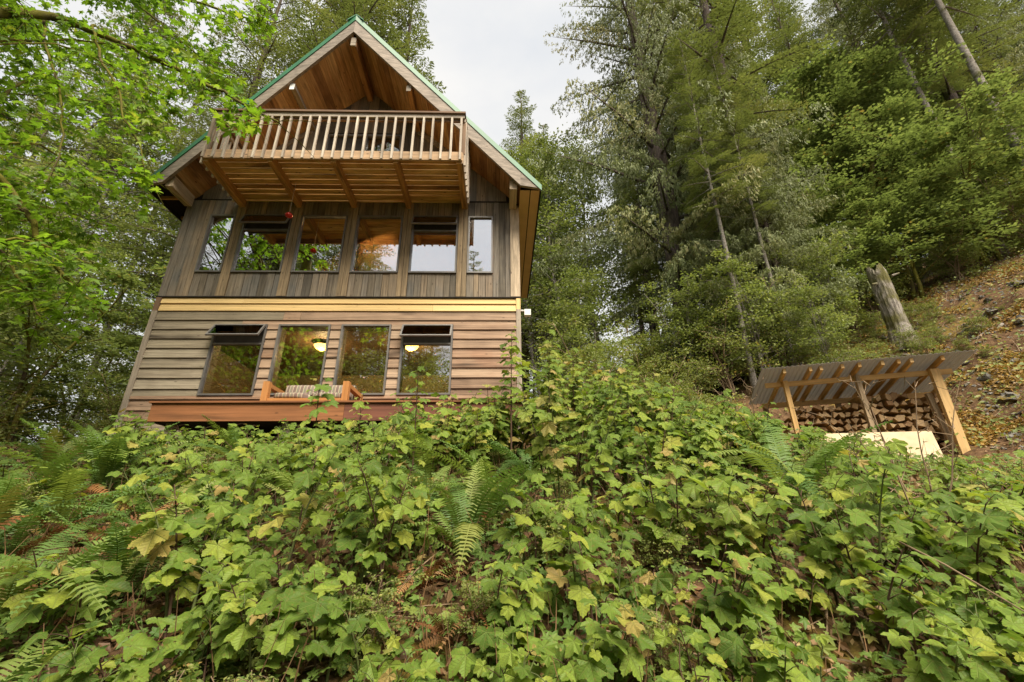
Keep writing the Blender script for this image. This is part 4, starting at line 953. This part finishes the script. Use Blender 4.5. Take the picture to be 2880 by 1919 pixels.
fill(15, (-26, -5), (-24, -4), ['aldA', 'firA', 'vinA', 'firB'], lambda k: kindname[k[:3]]+' reflected in the cabin windows', 'trees reflected in the windows', mind=2.5)
fill(20, (-15, 2), (-15, -8), ['aldA', 'vinA', 'aldB', 'vinA'], lambda k: kindname[k[:3]]+' mirrored in the lower cabin windows', 'trees mirrored in the lower windows', mind=1.4, sc=(.9, 1.05))
fill(15, (-11, 1.5), (-7.5, -4.8), ['aldB', 'aldB', 'vinB'], lambda k: 'small '+kindname[k[:3]]+' mirrored low in the cabin windows', 'small trees mirrored in the windows', mind=1.0, sc=(1.3, 1.5))
fill(12, (-22, -7.5), (-14, -5), ['firA', 'aldA', 'firB'], lambda k: 'tall '+kindname[k[:3]]+' mirrored in the upper left windows', 'tall trees mirrored in the upper windows', mind=1.8, sc=(1.0, 1.25))
plant('firB', -1.6, -17, 'pointed conifer mirrored in the narrow right window', None, 1.12); plant('firB', -6.4, -27, 'small conifer tip mirrored beside the narrow right window', None, 1.3)
# understory shrubs
hillok = lambda x, y: nohouse(x, y) and not (y < 10.9 and 5.2 < x < 6.6) and not (x > 7.9 and y < 11.6) and not (4.2 < x < 8.6 and y < 10.2)
fill(34, (1.7, 9.0), (10.4, 15), ['shrB', 'shrC', 'shrA', 'shrB'], 'leafy shrub in the thicket between cabin and woodshed', 'shrubs between cabin and woodshed', ok=hillok, mind=.75, sc=(.7, 1.1))
fill(10, (1.5, 4.4), (7.6, 10.4), ['shrA', 'shrB', 'shrA'], 'low shrub beside the right wall of the cabin', 'low shrubs right of the cabin', ok=hillok, mind=.7, sc=(.6, .85))
fill(26, (9, 24), (11.3, 17), ['shrB', 'shrC', 'shrA'], 'leafy shrub along the wood edge above the bare hillside', 'shrubs above the bare hillside', mind=1.1, sc=(.7, 1.1), ok=lambda x, y: (x-8.3)*.95+(y-8)*.4 > 2.2 and not (9.2 < x < 11.4 and y < 11.9))
fill(22, (-20, -7.0), (6.2, 14), ['shrB', 'shrC', 'shrA', 'shrA'], 'leafy shrub in the undergrowth left of the cabin', 'shrubs left of the cabin', ok=nohouse, mind=.95, sc=(.6, 1.0))

fill(14, (-34, -13), (12, 26), ['shrC', 'shrB'], 'tall shrub deep in the wood left of the cabin', 'tall shrubs deep in the left wood', mind=1.6, sc=(1.0, 1.5))

# ------------------------------------------------------------ the maple whose boughs hang in from the left
mpl = empty('maple_tree', (-6.3, 2.4, gz(-6.3, 2.4)-.1)); tag(mpl, 'big-leaf maple with mossy boughs hanging in from the left', 'tree')
off = np.array(mpl.location); tb = MB(); rg = np.random.default_rng(77)
def tz(z): return np.array([-6.3+.03*z, 2.4+.05*z, z])
zg = gz(-6.3, 2.4); tb.tube([tz(z)-off for z in np.linspace(zg-.1, 9.5, 9)], [.34, .3, .28, .26, .23, .2, .16, .12, .06], 12)
limbs = []
def limb(pts, r0, start=None, r1=.008):
    q = [W(x, y, Y) for x, y, Y in pts]
    if start is not None: q = [tz(start)]+q
    # smooth by midpoint refinement
    for _ in range(2):
        n_ = [q[0]]
        for a, b in zip(q[:-1], q[1:]): n_ += [a*.75+b*.25, a*.25+b*.75]
        q = n_+[q[-1]]
    k = len(q); tb.tube([p+rg.normal(0, .012, 3)-off for p in q], list(np.linspace(r0, r1, k)), 7); limbs.append(q); return q
limb([(110, 25, 4.2), (232, 80, 4.5), (367, 131, 4.8), (520, 205, 4.7), (640, 270, 4.4), (790, 350, 4.2)], .075, 4.3)
limb([(262, 70, 4.5), (275, 150, 4.4), (330, 235, 4.3), (345, 320, 4.3), (400, 420, 4.3), (408, 500, 4.3)], .022, None, .006)
limb([(120, 40, 4.3), (140, 160, 4.2), (178, 300, 4.1), (175, 430, 4.1), (120, 540, 4.0)], .02, None, .006)
limb([(-60, 420, 3.8), (60, 570, 4.0), (130, 720, 4.2), (200, 800, 4.4), (292, 885, 4.6)], .05, 2.6)
limb([(-80, 350, 4.0), (50, 235, 4.3), (130, 195, 4.5)], .035, 3.6)
limb([(150, -120, 4.6), (420, -30, 4.8), (600, 20, 4.9), (760, 75, 4.9)], .05, 4.8)
limb([(300, -60, 5.6), (480, 90, 5.6), (620, 210, 5.4)], .035, 5.0)
limb([(-60, 600, 4.6), (40, 760, 4.6), (120, 900, 4.7)], .03, 2.4)
for k in range(38):
    if k < 25: x = rg.uniform(-80, 640); y = rg.uniform(-160, 400); x = min(x, 640 if y < 230 else 420); st = rg.uniform(3.0, 6.5)
    else: x = rg.uniform(-120, 360); y = rg.uniform(420, 860); x = min(x, 430-.25*(y-420)); st = rg.uniform(2.0, 3.6)
    Y = rg.uniform(4.0, 7.5); e = np.array([x, y])
    m_ = np.array([-150+rg.uniform(-60, 200), y-rg.uniform(20, 160)]); limb([(m_[0], m_[1], Y*.8), ((m_[0]+x)/2, (m_[1]+y)/2-40, Y*.92), (x, y, Y)], rg.uniform(.012, .03), st, .004)
tip = [limbs[0]]
P = []; T = []; Nn = []
for li, q in enumerate(limbs):
    q = np.array(q); seg = len(q); ln = np.linalg.norm(np.diff(q, axis=0), axis=1).sum()
    nt_ = int((16 if li < 8 else 11)*max(1, ln/3))
    for _ in range(nt_):
        f = rg.uniform(.30, 1)**.8*(seg-1); i = min(int(f), seg-2); p = q[i]+(q[i+1]-q[i])*(f-i)
        d = rg.normal(0, 1, 3)*[1, 1, .35]; d[2] -= .45; d /= np.linalg.norm(d); l = rg.uniform(.25, .75); e = p+d*l+np.array([0, 0, -.12*l])
        tb.tube([p-off, (p+e)/2+[0, 0, .03]-off, e-off], [.005, .004, .002], 3, False)
        nn = rg.integers(6, 12)
        for k in range(nn):
            g = rg.uniform(.2, 1.05); P.append(p+(e-p)*g+rg.normal(0, .085, 3)*[1, 1, .8]); T.append(d*.6+rg.normal(0, .7, 3)+[0, 0, -.55]); Nn.append(np.array([0, -.25, .75])+rg.normal(0, .42, 3))
P = np.array(P); T = np.array(T); Nn = np.array(Nn)
tb.build('trunk', M['mossbark'], mpl, smooth=True)
# keep the front of the cabin clear except for the spray over the balcony
cc = P@CF; sxp = 1440+FOC*(P@CR)/cc; syp = 959.5-FOC*(P@CU)/cc
lim = np.interp(syp, [-400, 0, 120, 200, 260, 330, 410, 470, 560, 700, 900, 1100], [820, 790, 760, 700, 690, 760, 690, 480, 430, 380, 300, 200])
keep = (sxp < lim) & (cc > 1.5); P, T, Nn, cc, sxp, syp = P[keep], T[keep], Nn[keep], cc[keep], sxp[keep], syp[keep]
Mx = orient(Nn, T); S = rg.uniform(.075, .145, len(P))
# the nearest leaves by the balcony are single leaves, the mass of the crown is one part
pr = np.where((sxp > 380) & (syp > 150), 0, 5)+cc*.1; near = np.zeros(len(P), bool); near[np.argsort(pr)[:280]] = True
V, F, rr_ = scatter(PV, PF, Mx[~near], P[~near], S[~near], np.clip(rg.normal(.45, .24, (~near).sum()), 0, 1))
tag(link('crown', mesh_np('crown', V-off, F, rr_), M['maple'], mpl), None, None, None, 'stuff')
for i in np.where(near)[0]:
    A = Mx[i]*S[i]; p = P[i]-off
    link('leaf', rs.choice(LM), None, mpl, M=Matrix(((A[0, 0], A[0, 1], A[0, 2], p[0]), (A[1, 0], A[1, 1], A[1, 2], p[1]), (A[2, 0], A[2, 1], A[2, 2], p[2]), (0, 0, 0, 1))))

FL = [(80, 1230, 4.2, 1.05), (230, 1290, 3.6, 1.0), (330, 1210, 4.6, .95), (130, 1400, 2.7, .95), (30, 1520, 2.0, .9), (420, 1330, 3.0, .9), (480, 1290, 3.5, .8), (20, 1320, 3.2, 1.0), (180, 1200, 5.2, 1.0)]
FO = [(2245, 1440, 4.1, 1.15, 'upright sword fern in front of the woodshed'), (1310, 1400, 3.3, .85, 'sword fern in the dark hollow below the right deck end'), (1390, 1330, 4.0, .9, 'sword fern behind the hollow below the right deck end'), (880, 1290, 3.7, .9, 'sword fern among thimbleberry below the deck'), (930, 1215, 4.9, .8, 'dark fern tucked under the deck edge'), (1480, 1200, 4.8, .95, 'fern among tall thimbleberry right of the cabin'), (700, 1175, 5.3, .75, 'fern with a frond reaching over the deck rim'), (2860, 1830, 1.9, .55, 'small fern at the lower right corner'), (1760, 1270, 5.0, .8, 'fern behind the broad leaves left of the woodshed'), (1210, 1260, 4.2, .85, 'fern left of the dark hollow below the deck')]
DFX = [(500, 1275, 3.9, .75), (110, 1345, 3.3, .8), (330, 1640, 1.75, .5), (620, 1700, 1.6, .45), (1180, 1430, 3.0, .6), (1290, 1480, 2.6, .5), (2330, 1590, 2.3, .5), (2560, 1700, 2.0, .5), (2150, 1700, 1.8, .45), (1660, 1800, 1.55, .4), (1000, 1790, 1.5, .4)]
FXY = [(*W(q[0], q[1], q[2])[:2], q[3]*.8) for q in DFX]+[(*W(q[0], q[1], q[2])[:2], q[3]) for q in FL+FO]
# ------------------------------------------------------------ thimbleberry bank
def make_plant(h, ns, seed, ls, yellow=0., spread=.35, lo=.3):
    r = np.random.default_rng(seed); stems = []; leaves = []
    for s in range(ns):
        az = r.uniform(0, 6.3); ln = r.uniform(.3*spread, spread)*h; hh = h*r.uniform(.7, 1.0); b0 = r.normal(0, .05, 2); b = MB()
        C = lambda t: np.array([b0[0]+ln*t*t*math.cos(az), b0[1]+ln*t*t*math.sin(az), hh*t-.06])
        b.tube([C(t) for t in np.linspace(0, 1, 6)], list(np.linspace(.006+.004*h, .0025, 6)), 5, False)
        n = max(6, int(hh*16+4))
        for i in range(n):
            t = lo+(1-lo)*(i+.5)/n; p = C(t); a = i*2.39996+r.uniform(-.3, .3)+s; L = r.uniform(.06, .14)*(1.25-.6*t)
            e = p+np.array([math.cos(a)*L, math.sin(a)*L, r.uniform(.02, .07)]); b.tube([p, (p+e)/2+[0, 0, .008], e], [.0025, .002, .0015], 3, False)
            sz = ls*.80*r.uniform(.4, 1.2)*(1.0 if t < .9 else .65)
            nrm = np.array([math.cos(a)*.30, math.sin(a)*.30-.42, .85])+r.normal(0, .20, 3); tp = np.array([math.cos(a), math.sin(a)-.25, -.30])+r.normal(0, .15, 3)
            leaves.append((orient(nrm[None], tp[None])[0]*sz, e, r.random() < yellow))
        me = b.mesh('stem', True); me.materials.append(M['stem'] if r.random() < .6 else M['gstem']); stems.append(me)
    return stems, leaves
def place_plant(pr, x, y, label, group, sc=1., rz=0., name='thimbleberry_plant', cat='shrub', z=None):
    e = empty(name, (x, y, gz(x, y) if z is None else z), rz); e.scale = (sc, sc, sc); tag(e, label, cat, group)
    for me in pr[0]: link('stem', me, None, e)
    for A, p, yl in pr[1]:
        link('leaf', rs.choice(LY if yl else LG), None, e, M=Matrix(((A[0, 0], A[0, 1], A[0, 2], p[0]), (A[1, 0], A[1, 1], A[1, 2], p[1]), (A[2, 0], A[2, 1], A[2, 2], p[2]), (0, 0, 0, 1))))
    return e
TP = []
for i, (h, ns, ls) in enumerate(((.22, 3, .10), (.30, 3, .12), (.42, 3, .14), (.42, 4, .14), (.55, 3, .155), (.55, 4, .15), (.70, 3, .165), (.70, 3, .16), (.85, 2, .17), (.85, 3, .17), (1.05, 2, .17), (1.05, 3, .17), (1.3, 2, .16), (1.3, 3, .17), (1.65, 3, .17))):
    TP.append((h, make_plant(h, ns, 100+i, ls), make_plant(h, ns, 200+i, ls, yellow=.5)))
CAPX = [-400, 0, 250, 330, 450, 700, 1080, 1150, 1300, 1450, 1550, 1700, 1850, 1950, 2080, 2200, 2500, 2880, 3400]
CAPY = [1230, 1230, 1230, 1110, 1162, 1172, 1150, 1090, 1065, 1000, 955, 990, 1060, 1125, 1095, 1150, 1255, 1300, 1310]
def top_z(x, y):
    """highest leaf the thicket reaches there"""
    px = 1440+FOC*x/(y*1.0); cp = np.interp(px, CAPX, CAPY); r = ray(px, cp); return r[2]/r[1]*y, px
def zone(px, y, hgt):
    c = [lb for lim, lb in ((480, 'by the left ferns'), (850, 'below the left deck end'), (1200, 'below mid deck'), (1550, 'below the right deck end'), (1950, 'left of the woodshed'), (2400, 'below the woodshed'), (9999, 'at the right edge')) if px < lim][0]
    r = 'low on the bank' if y < 2.1 else 'on the lower bank' if y < 3.1 else 'on the upper bank' if y < 4.3 else 'topping the bank'
    return 'thimbleberry '+r+' '+c
pts = []; t = 0
while len(pts) < 250 and t < 40000:
    t += 1; y = 1.2+4.9*rs.random()**1.15; x = rs.uniform(-1.35, 1.45)*y
    if (-5.1 < x < .4 and y > 5.95) or (y > 5.6 and x < -5.2) or (x > 4.9 and y > 6.9): continue
    tzv, px = top_z(x, y); g = gz(x, y)
    if px < 430 and rs.random() < (.75 if y > 2.9 else .12): continue
    if 430 < px < 800 and 2.0 < y < 4 and rs.random() < .25: continue
    if any((x-a)**2+(y-b)**2 < (.14+.055*y)**2 for a, b in pts): continue
    if any((x-a)**2+(y-b)**2 < (.42*f)**2 or (abs(x/y-a/b) < .09 and b-.75 < y < b) for a, b, f in FXY): continue
    want = rs.choice([.26, .32, .4]) if y < 1.6 else rs.choice([.30, .42, .55, .6]) if y < 2.6 else rs.choice([.42, .55, .7, .85]) if y < 4.2 else rs.choice([.55, .7, .85, 1.05, 1.3])
    hmax = tzv-g; mound = float(vnoise(np.array(x*1.15+4.3), np.array(y*1.15+1.7)))
    if mound < -.28 and not (px > 1080 and y > 4.2): continue
    if 1080 < px < 2250 and y > 3.9: want = min(1.7, hmax*rs.uniform(.7, 1.02))
    want = min(want, hmax*rs.uniform(.8, 1.0))
    want = want*(1+.75*mound) if y < 4.6 else want
    if want < .2: continue
    pts.append((x, y)); k = min(range(len(TP)), key=lambda i: abs(TP[i][0]-want)+rs.uniform(0, .05)); yl = (1050 < px < 1600 and 3.6 < y and rs.random() < .65) or rs.random() < .07
    zz = zone(px, y, want); place_plant(TP[k][2 if yl else 1], x, y, ('yellowing ' if yl else 'green ')+zz, 'thimbleberry on the bank', want/TP[k][0], rs.uniform(-.7, .7))
# a last row against the deck edge
for k in range(20):
    x = -4.9+5.3*(k+rs.uniform(.2, .8))/20; y = rs.uniform(5.5, 5.95); g = gz(x, y); tzv, px = top_z(x, y); hh = min(.75, (tzv-g)*rs.uniform(.8, 1.02))
    if hh < .25: continue
    i = min(range(len(TP)), key=lambda i: abs(TP[i][0]-hh)); place_plant(TP[i][1], x, y, 'green thimbleberry against the deck edge', 'thimbleberry on the bank', hh/TP[i][0], rs.uniform(-.7, .7))
# the tall thicket that hides the cabin's right foot, and the growth before the woodshed
for k in range(40):
    if k < 26: x = rs.uniform(.35, 2.9); y = rs.uniform(4.7, 6.6)
    else: x = rs.uniform(3.6, 6.6); y = rs.uniform(5.4, 6.9)
    g = gz(x, y); tzv, px = top_z(x, y); hh = min(1.85, (tzv-g)*(rs.uniform(.88, 1.14) if k < 26 else rs.uniform(.8, 1.1))); yl = k < 26 and rs.random() < .45
    if hh < .25: continue
    i = min(range(len(TP)), key=lambda i: abs(TP[i][0]-hh)+rs.uniform(0, .05)); place_plant(TP[i][2 if yl else 1], x, y, ('yellowing ' if yl else 'green ')+('thimbleberry in the tall thicket at the cabin corner' if k < 26 else 'thimbleberry hiding the foot of the woodshed'), 'thimbleberry on the bank', hh/TP[i][0], rs.uniform(-.7, .7))
for k in range(12):
    x = -2.7+3.0*(k+rs.random())/12; y = rs.uniform(4.7, 5.7); g = gz(x, y); px = 1440+FOC*x/y; cp = np.interp(px, [800, 1000, 1150, 1300, 1450], [1160, 1125, 1085, 1060, 1010])+rs.uniform(-5, 45); rr2 = ray(px, cp); hh = rr2[2]/rr2[1]*y-g; yl = rs.random() < .4
    if hh < .3: continue
    i = min(range(len(TP)), key=lambda i: abs(TP[i][0]-hh)+rs.uniform(0, .05)); place_plant(TP[i][2 if yl else 1], x, y, ('yellowing ' if yl else 'green ')+'thimbleberry standing up over the right half of the deck', 'thimbleberry on the bank', hh/TP[i][0], rs.uniform(-.7, .7))
# stalks that stand up in front of the cabin
for i, (px, py, Y, ns, lb) in enumerate(((930, 985, 4.4, 1, 'slender leafy stalk rising before the lower windows, leftmost'), (1048, 1032, 4.6, 1, 'yellow-green stalk before the third lower window'), (1185, 1035, 4.2, 1, 'big-leaved stalk before the right-hand lower window'), (1432, 890, 5.2, 1, 'tallest leafy stalk at the right corner of the cabin'), (385, 1110, 4.6, 2, 'leafy stalk at the left foot of the cabin'))):
    q = W(px, py, Y); g = gz(q[0], q[1]); place_plant(make_plant(q[2]-g, ns, 300+i, .17 if i != 1 else .13, yellow=.5 if i == 1 else 0, spread=.08, lo=.45), q[0], q[1], lb, None)

# ------------------------------------------------------------ ferns
def fern(x, y, size, label, group, n=13, dead=3, front=0):
    e = empty('sword_fern', (x, y, gz(x, y)-.02), rs.uniform(0, 6.3)); tag(e, label, 'fern', group)
    for k in range(n):
        az = k*2.39996+rs.uniform(-.2, .2); el = rs.uniform(.35, 1.15); L = size*rs.uniform(.75, 1.15)
        link('frond', rs.choice(FR), None, e, M=Matrix.Rotation(az, 4, 'Z') @ Matrix.Rotation(-el, 4, 'Y') @ Matrix.Rotation(rs.uniform(-.3, .3), 4, 'X') @ Matrix.Scale(L, 4))
    for k in range(dead):
        link('dead_frond', rs.choice(FD), None, e, M=Matrix.Rotation(rs.uniform(0, 6.3), 4, 'Z') @ Matrix.Rotation(-rs.uniform(-.1, .35 if dead < 8 else .8), 4, 'Y') @ Matrix.Rotation(rs.uniform(-1, 1), 4, 'X') @ Matrix.Scale(size*rs.uniform(.6, .9), 4))
    return e
for i, (px, py, Y, s) in enumerate(FL):
    q = W(px, py, Y); fern(q[0], q[1], s, 'sword fern in the clump at the left picture edge', 'ferns on the left bank', 13, 4)
for px, py, Y, s, lb in FO:
    q = W(px, py, Y); fern(q[0], q[1], s, lb, None, 13, 2)

for i, (px, py, Y, s) in enumerate(DFX):
    q = W(px, py, Y); fern(q[0], q[1], s, 'clump of withered red-brown fern fronds on the bank', 'withered fern clumps', 2, 15)

# ------------------------------------------------------------ ground cover, litter, twigs
def groundscatter(n, fn, tv, tf, size, lift, tilt, seed, cl=None):
    r = np.random.default_rng(seed); x, y = fn(r, n); ok = ~((x > -4.9) & (x < .35) & (y > 6.1) & (y < 7.6)) & ~((x > -7.5) & (x < .6) & (y > 7.2) & (y < 11.6)); x, y = x[ok], y[ok]; k = len(x)
    z = ground(x, y)+r.uniform(lift[0], lift[1], k); e = .05; gxn = (ground(x+e, y)-ground(x-e, y))/(2*e); gyn = (ground(x, y+e)-ground(x, y-e))/(2*e)
    Nn = np.stack([-gxn, -gyn-.2, np.ones(k)], 1)+r.normal(0, tilt, (k, 3)); T = r.normal(0, 1, (k, 3))
    c = np.clip(.45+.5*vnoise(x*2.5, y*2.5)+r.normal(0, .2, k), 0, 1)
    return scatter(tv, tf, orient(Nn, T), np.stack([x, y, z], 1), r.uniform(size[0], size[1], k), c)
def bankxy(r, n): y = .9+5.6*r.random(n)**.8; return r.uniform(-1.4, 1.5, n)*y, y
def hillxy(r, n): y = r.uniform(5.5, 13, n); return 7.6+r.uniform(0, 1, n)*(.6+1.1*(y-4)), y
def woodxy(r, n): return r.uniform(-20, 9, n), r.uniform(6.5, 15, n)
def allxy(r, n):
    a = bankxy(r, n//2); b = hillxy(r, n//10); c = woodxy(r, n-n//2-n//10); return np.concatenate([a[0], b[0], c[0]]), np.concatenate([a[1], b[1], c[1]])
V, F, rr_ = groundscatter(26000, allxy, LQ, LQF, (.03, .09), (.0, .04), .6, 51); tag(link('leaf_litter', mesh_np('leaf_litter', V, F, rr_), M['litter']), 'brown dead leaves strewn over bank and hillside', 'leaf litter', None, 'stuff')
V, F, rr_ = groundscatter(15000, bankxy, PV, PF, (.025, .085), (.02, .16), .4, 52); tag(link('ground_cover', mesh_np('ground_cover', V, F, rr_), M['cover']), 'small green ground cover leaves under the thimbleberry', 'ground cover', None, 'stuff')
V, F, rr_ = groundscatter(9000, lambda r, n: (lambda a, b: (np.concatenate([a[0], b[0]]), np.concatenate([a[1], b[1]])))(hillxy(r, n//3), woodxy(r, n-n//3)), LQ, LQF, (.04, .10), (.02, .35), .5, 53); tag(link('undergrowth', mesh_np('undergrowth', V, F, rr_), M['shrub']), 'low green undergrowth on the forest floor', 'undergrowth', None, 'stuff')
# dry twigs and fallen sticks
r = np.random.default_rng(61); tb = MB()
for k in range(900):
    if k < 600: y = 1.0+5*r.random(); x = r.uniform(-1.3, 1.4)*y
    else: y = r.uniform(6.5, 12); x = r.uniform(8, 14)
    if -4.9 < x < .4 and y > 6: continue
    a = r.uniform(0, 6.3); L = r.uniform(.12, .5); p = np.array([x, y, gz(x, y)+.01]); q = p+np.array([math.cos(a)*L, math.sin(a)*L, 0]); q[2] = gz(q[0], q[1])+r.uniform(.01, .12)
    tb.tube([p, (p+q)/2+r.normal(0, .02, 3), q], [.006, .005, .002], 3, False)
tag(tb.build('twig_litter', M['twig']), 'dry fallen twigs on the ground', 'twigs', None, 'stuff')
tb = MB()
for k in range(2200):
    y = 1.0+5*r.random()**.8; x = r.uniform(-1.35, 1.45)*y
    if -4.9 < x < .4 and y > 6: continue
    a = r.uniform(0, 6.3); L = r.uniform(.08, .38); ln = r.uniform(.1, .7)*L; p = np.array([x, y, gz(x, y)-.01]); q = p+np.array([math.cos(a)*ln, math.sin(a)*ln, L])
    tb.tube([p, (p+q)/2+r.normal(0, .015, 3), q], [.0035, .003, .0012], 3, False)
tag(tb.build('dry_stalks', M['stalk']), 'thin dry brown stalks standing among the leaves', 'stalks', None, 'stuff')
# bare twiggy shrubs before the woodshed
for i, (px, py, Y, h, lb) in enumerate(((2610, 1480, 3.4, 1.35, 'bare twiggy shrub standing before the plywood sheet'), (1900, 1740, 1.9, .62, 'dark bare stems in the middle of the right bank'), (2140, 1330, 5.5, 1.1, 'thin dry weed stalks left of the woodshed'))):
    q = W(px, py, Y); g = gz(q[0], q[1]); e = empty('bare_shrub', (q[0], q[1], g-.03)); tag(e, lb, 'shrub'); r = np.random.default_rng(400+i)
    for s in range(6 if i != 1 else 5):
        az = r.uniform(0, 6.3); ln = r.uniform(.1, .4)*h; hh = h*r.uniform(.7, 1); b = MB(); C = lambda t: np.array([ln*t*math.cos(az)+.02*math.sin(9*t+s), ln*t*math.sin(az), hh*t])
        b.tube([C(t) for t in np.linspace(0, 1, 8)], list(np.linspace(.008, .002, 8)), 5, False)
        for k in range(9 if i != 1 else 3):
            t = r.uniform(.35, 1); p = C(t); d = r.normal(0, 1, 3)*[1, 1, .4]+[0, 0, .7]; d /= np.linalg.norm(d); m_ = p+d*r.uniform(.06, .2); b.tube([p, m_], [.003, .0012], 3, False)
            for _ in range(2): b.tube([m_, m_+r.normal(0, .03, 3)], [.004, .001], 3, False)
        b.build('stem', M['stem' if i == 1 else 'twig'], e)
# a fallen thin branch across the right bank
b = MB(); q = [W(2280, 1760-40, 2.6), W(2450, 1560, 3.0), W(2600, 1480, 3.3)]
q = [W(2300, 1390, 3.6), W(2480, 1500, 2.9), W(2660, 1590, 2.5), W(2880, 1720, 2.1)]; b.tube(q, [.007, .006, .005, .003], 6); tag(b.build('fallen_branch', M['twig']), 'thin pale fallen branch lying across the right bank', 'branch')
# rocks on the hillside
for v in range(1):
    RK = []
    for s in range(5):
        r = np.random.default_rng(500+s); V = []; F = []; n1_, n2_ = 7, 10
        for i in range(n1_+1):
            for j in range(n2_):
                th = math.pi*i/n1_; ph = 2*math.pi*j/n2_; d = np.array([math.sin(th)*math.cos(ph), math.sin(th)*math.sin(ph), math.cos(th)]); V.append(d*(1+.18*math.sin(3*ph+s)+.2*r.normal())*[1, .8, .6])
        for i in range(n1_):
            for j in range(n2_): F.append((i*n2_+j, i*n2_+(j+1) % n2_, (i+1)*n2_+(j+1) % n2_, (i+1)*n2_+j))
        me = MB().add(V, F).mesh('rock'); me.materials.append(M['rock']); RK.append(me)
    for k in range(44):
        y = rs.uniform(6.5, 12); x = rs.uniform(8.6, 9.2+1.1*(y-5)); s = rs.uniform(.05, .20)
        o = link('rock', rs.choice(RK), None, None, (x, y, gz(x, y)-.1*s), (rs.uniform(-.4, .4), rs.uniform(-.4, .4), rs.uniform(0, 6))); o.scale = (s, s, s); tag(o, ('large' if s > .14 else 'mid-sized' if s > .09 else 'small')+' grey rock half buried '+('high' if y > 9 else 'low')+' on the bare mossy hillside', 'rock', 'rocks on the bare hillside')

# cushions of ochre moss on the hillside
def mossxy(r, n):
    x, y = hillxy(r, n*5); k = vnoise(x*1.7+3, y*1.7)+.4*vnoise(x*5, y*5) > .0; return x[k][:n], y[k][:n]
M['moss'] = leafmat('ochre_moss', [(0, (.14, .085, .02)), (.5, (.32, .18, .04)), (.8, (.40, .26, .055)), (1, (.22, .22, .05))], trans=.2)
V, F, rr_ = groundscatter(40000, mossxy, LQ, LQF, (.03, .075), (.0, .05), .9, 71); tag(link('moss', mesh_np('moss', V, F, rr_), M['moss']), 'ochre and yellow-green moss cushions on the bare hillside', 'moss', None, 'stuff')
# plants and fallen wood on the hillside
fill(22, (7.8, 11.5), (9.3, 11.9), ['shrA', 'shrA', 'shrA'], 'low shrub on the slope around the broken stump', 'low shrubs around the stump', mind=.55, sc=(.3, .62), ok=lambda x, y: not (x > 10.9 and y < 10.6) and (x-10.42)**2+(y-11)**2 > .3 and not (x < 8.6 and y < 9.9))
fill(14, (9, 14), (7, 10.5), ['shrA'], 'tiny green shrub on the bare lower hillside', 'tiny shrubs on the bare hillside', mind=.8, sc=(.12, .28), ok=lambda x, y: x > 8.9)
r = np.random.default_rng(81)
for k in range(9):
    y = r.uniform(7, 11); x = r.uniform(8.8, 12); a = r.uniform(0, 6.3); L = r.uniform(.4, 1.3); b = MB(); q = []
    for t in np.linspace(-.5, .5, 6): xx, yy = x+math.cos(a)*L*t+r.normal(0, .02), y+math.sin(a)*L*t; q.append((xx, yy, gz(xx, yy)+.02+.03*r.random()))
    b.tube(q, list(np.linspace(.035, .012, 6)), 6); tag(b.build('fallen_branch', M['bark'] if k % 2 else M['snag'], smooth=True), 'broken fallen branch lying on the bare hillside', 'branch', 'fallen branches on the hillside')
OV = np.array([(1, 0, 0), (-1, .1, 0), (0, .9, .1), (.1, -.8, 0), (0, .1, .7), (.1, 0, -.7)]); OF = np.array([(0, 2, 4), (2, 1, 4), (1, 3, 4), (3, 0, 4), (2, 0, 5), (1, 2, 5), (3, 1, 5), (0, 3, 5)])
V, F, rr_ = groundscatter(3500, hillxy, OV, OF, (.012, .055), (-.01, .02), .6, 91); tag(link('rubble', mesh_np('rubble', V, F, rr_), M['rock']), 'loose rubble scattered on the bare hillside', 'rubble', None, 'stuff')
fill(34, (-5.5, 7.0), (1.5, 5.3), ['shrA'], 'small-leaved sprig growing among the thimbleberry', 'small-leaved sprigs on the bank', mind=.35, sc=(.2, .4), ok=lambda x, y: abs(x) < 1.3*y)
# say which one of a row each plant is
ORD = 'first second third fourth fifth sixth seventh eighth ninth tenth eleventh twelfth thirteenth fourteenth fifteenth sixteenth seventeenth eighteenth nineteenth twentieth'.split()
by = {}
for o in bpy.data.objects:
    if o.parent is None and o.get('group') and o.get('category') in ('shrub', 'tree', 'fern', 'branch'): by.setdefault(o['label'], []).append(o)
def pxof(o):
    p = np.array(o.location); c = p@CF; return (p@CR)/c if c > .1 else -p[0]/max(.1, -p[1]+15)
for lb, os_ in by.items():
    if len(os_) < 2: continue
    rows = [(lb, os_)]
    if len(os_) > 10:
        ys = sorted(os_, key=lambda o: o.location[1]); n = 2 if len(os_) <= 20 else 3; k = math.ceil(len(os_)/n); nm = ['nearest row', 'back row'] if n == 2 else ['nearest row', 'middle row', 'back row']
        rows = [(lb+', '+nm[i], ys[i*k:(i+1)*k]) for i in range(n)]
    for l2, oo in rows:
        for i, o in enumerate(sorted(oo, key=pxof)): o['label'] = (ORD[i]+' from left, '+l2) if len(oo) > 1 else l2
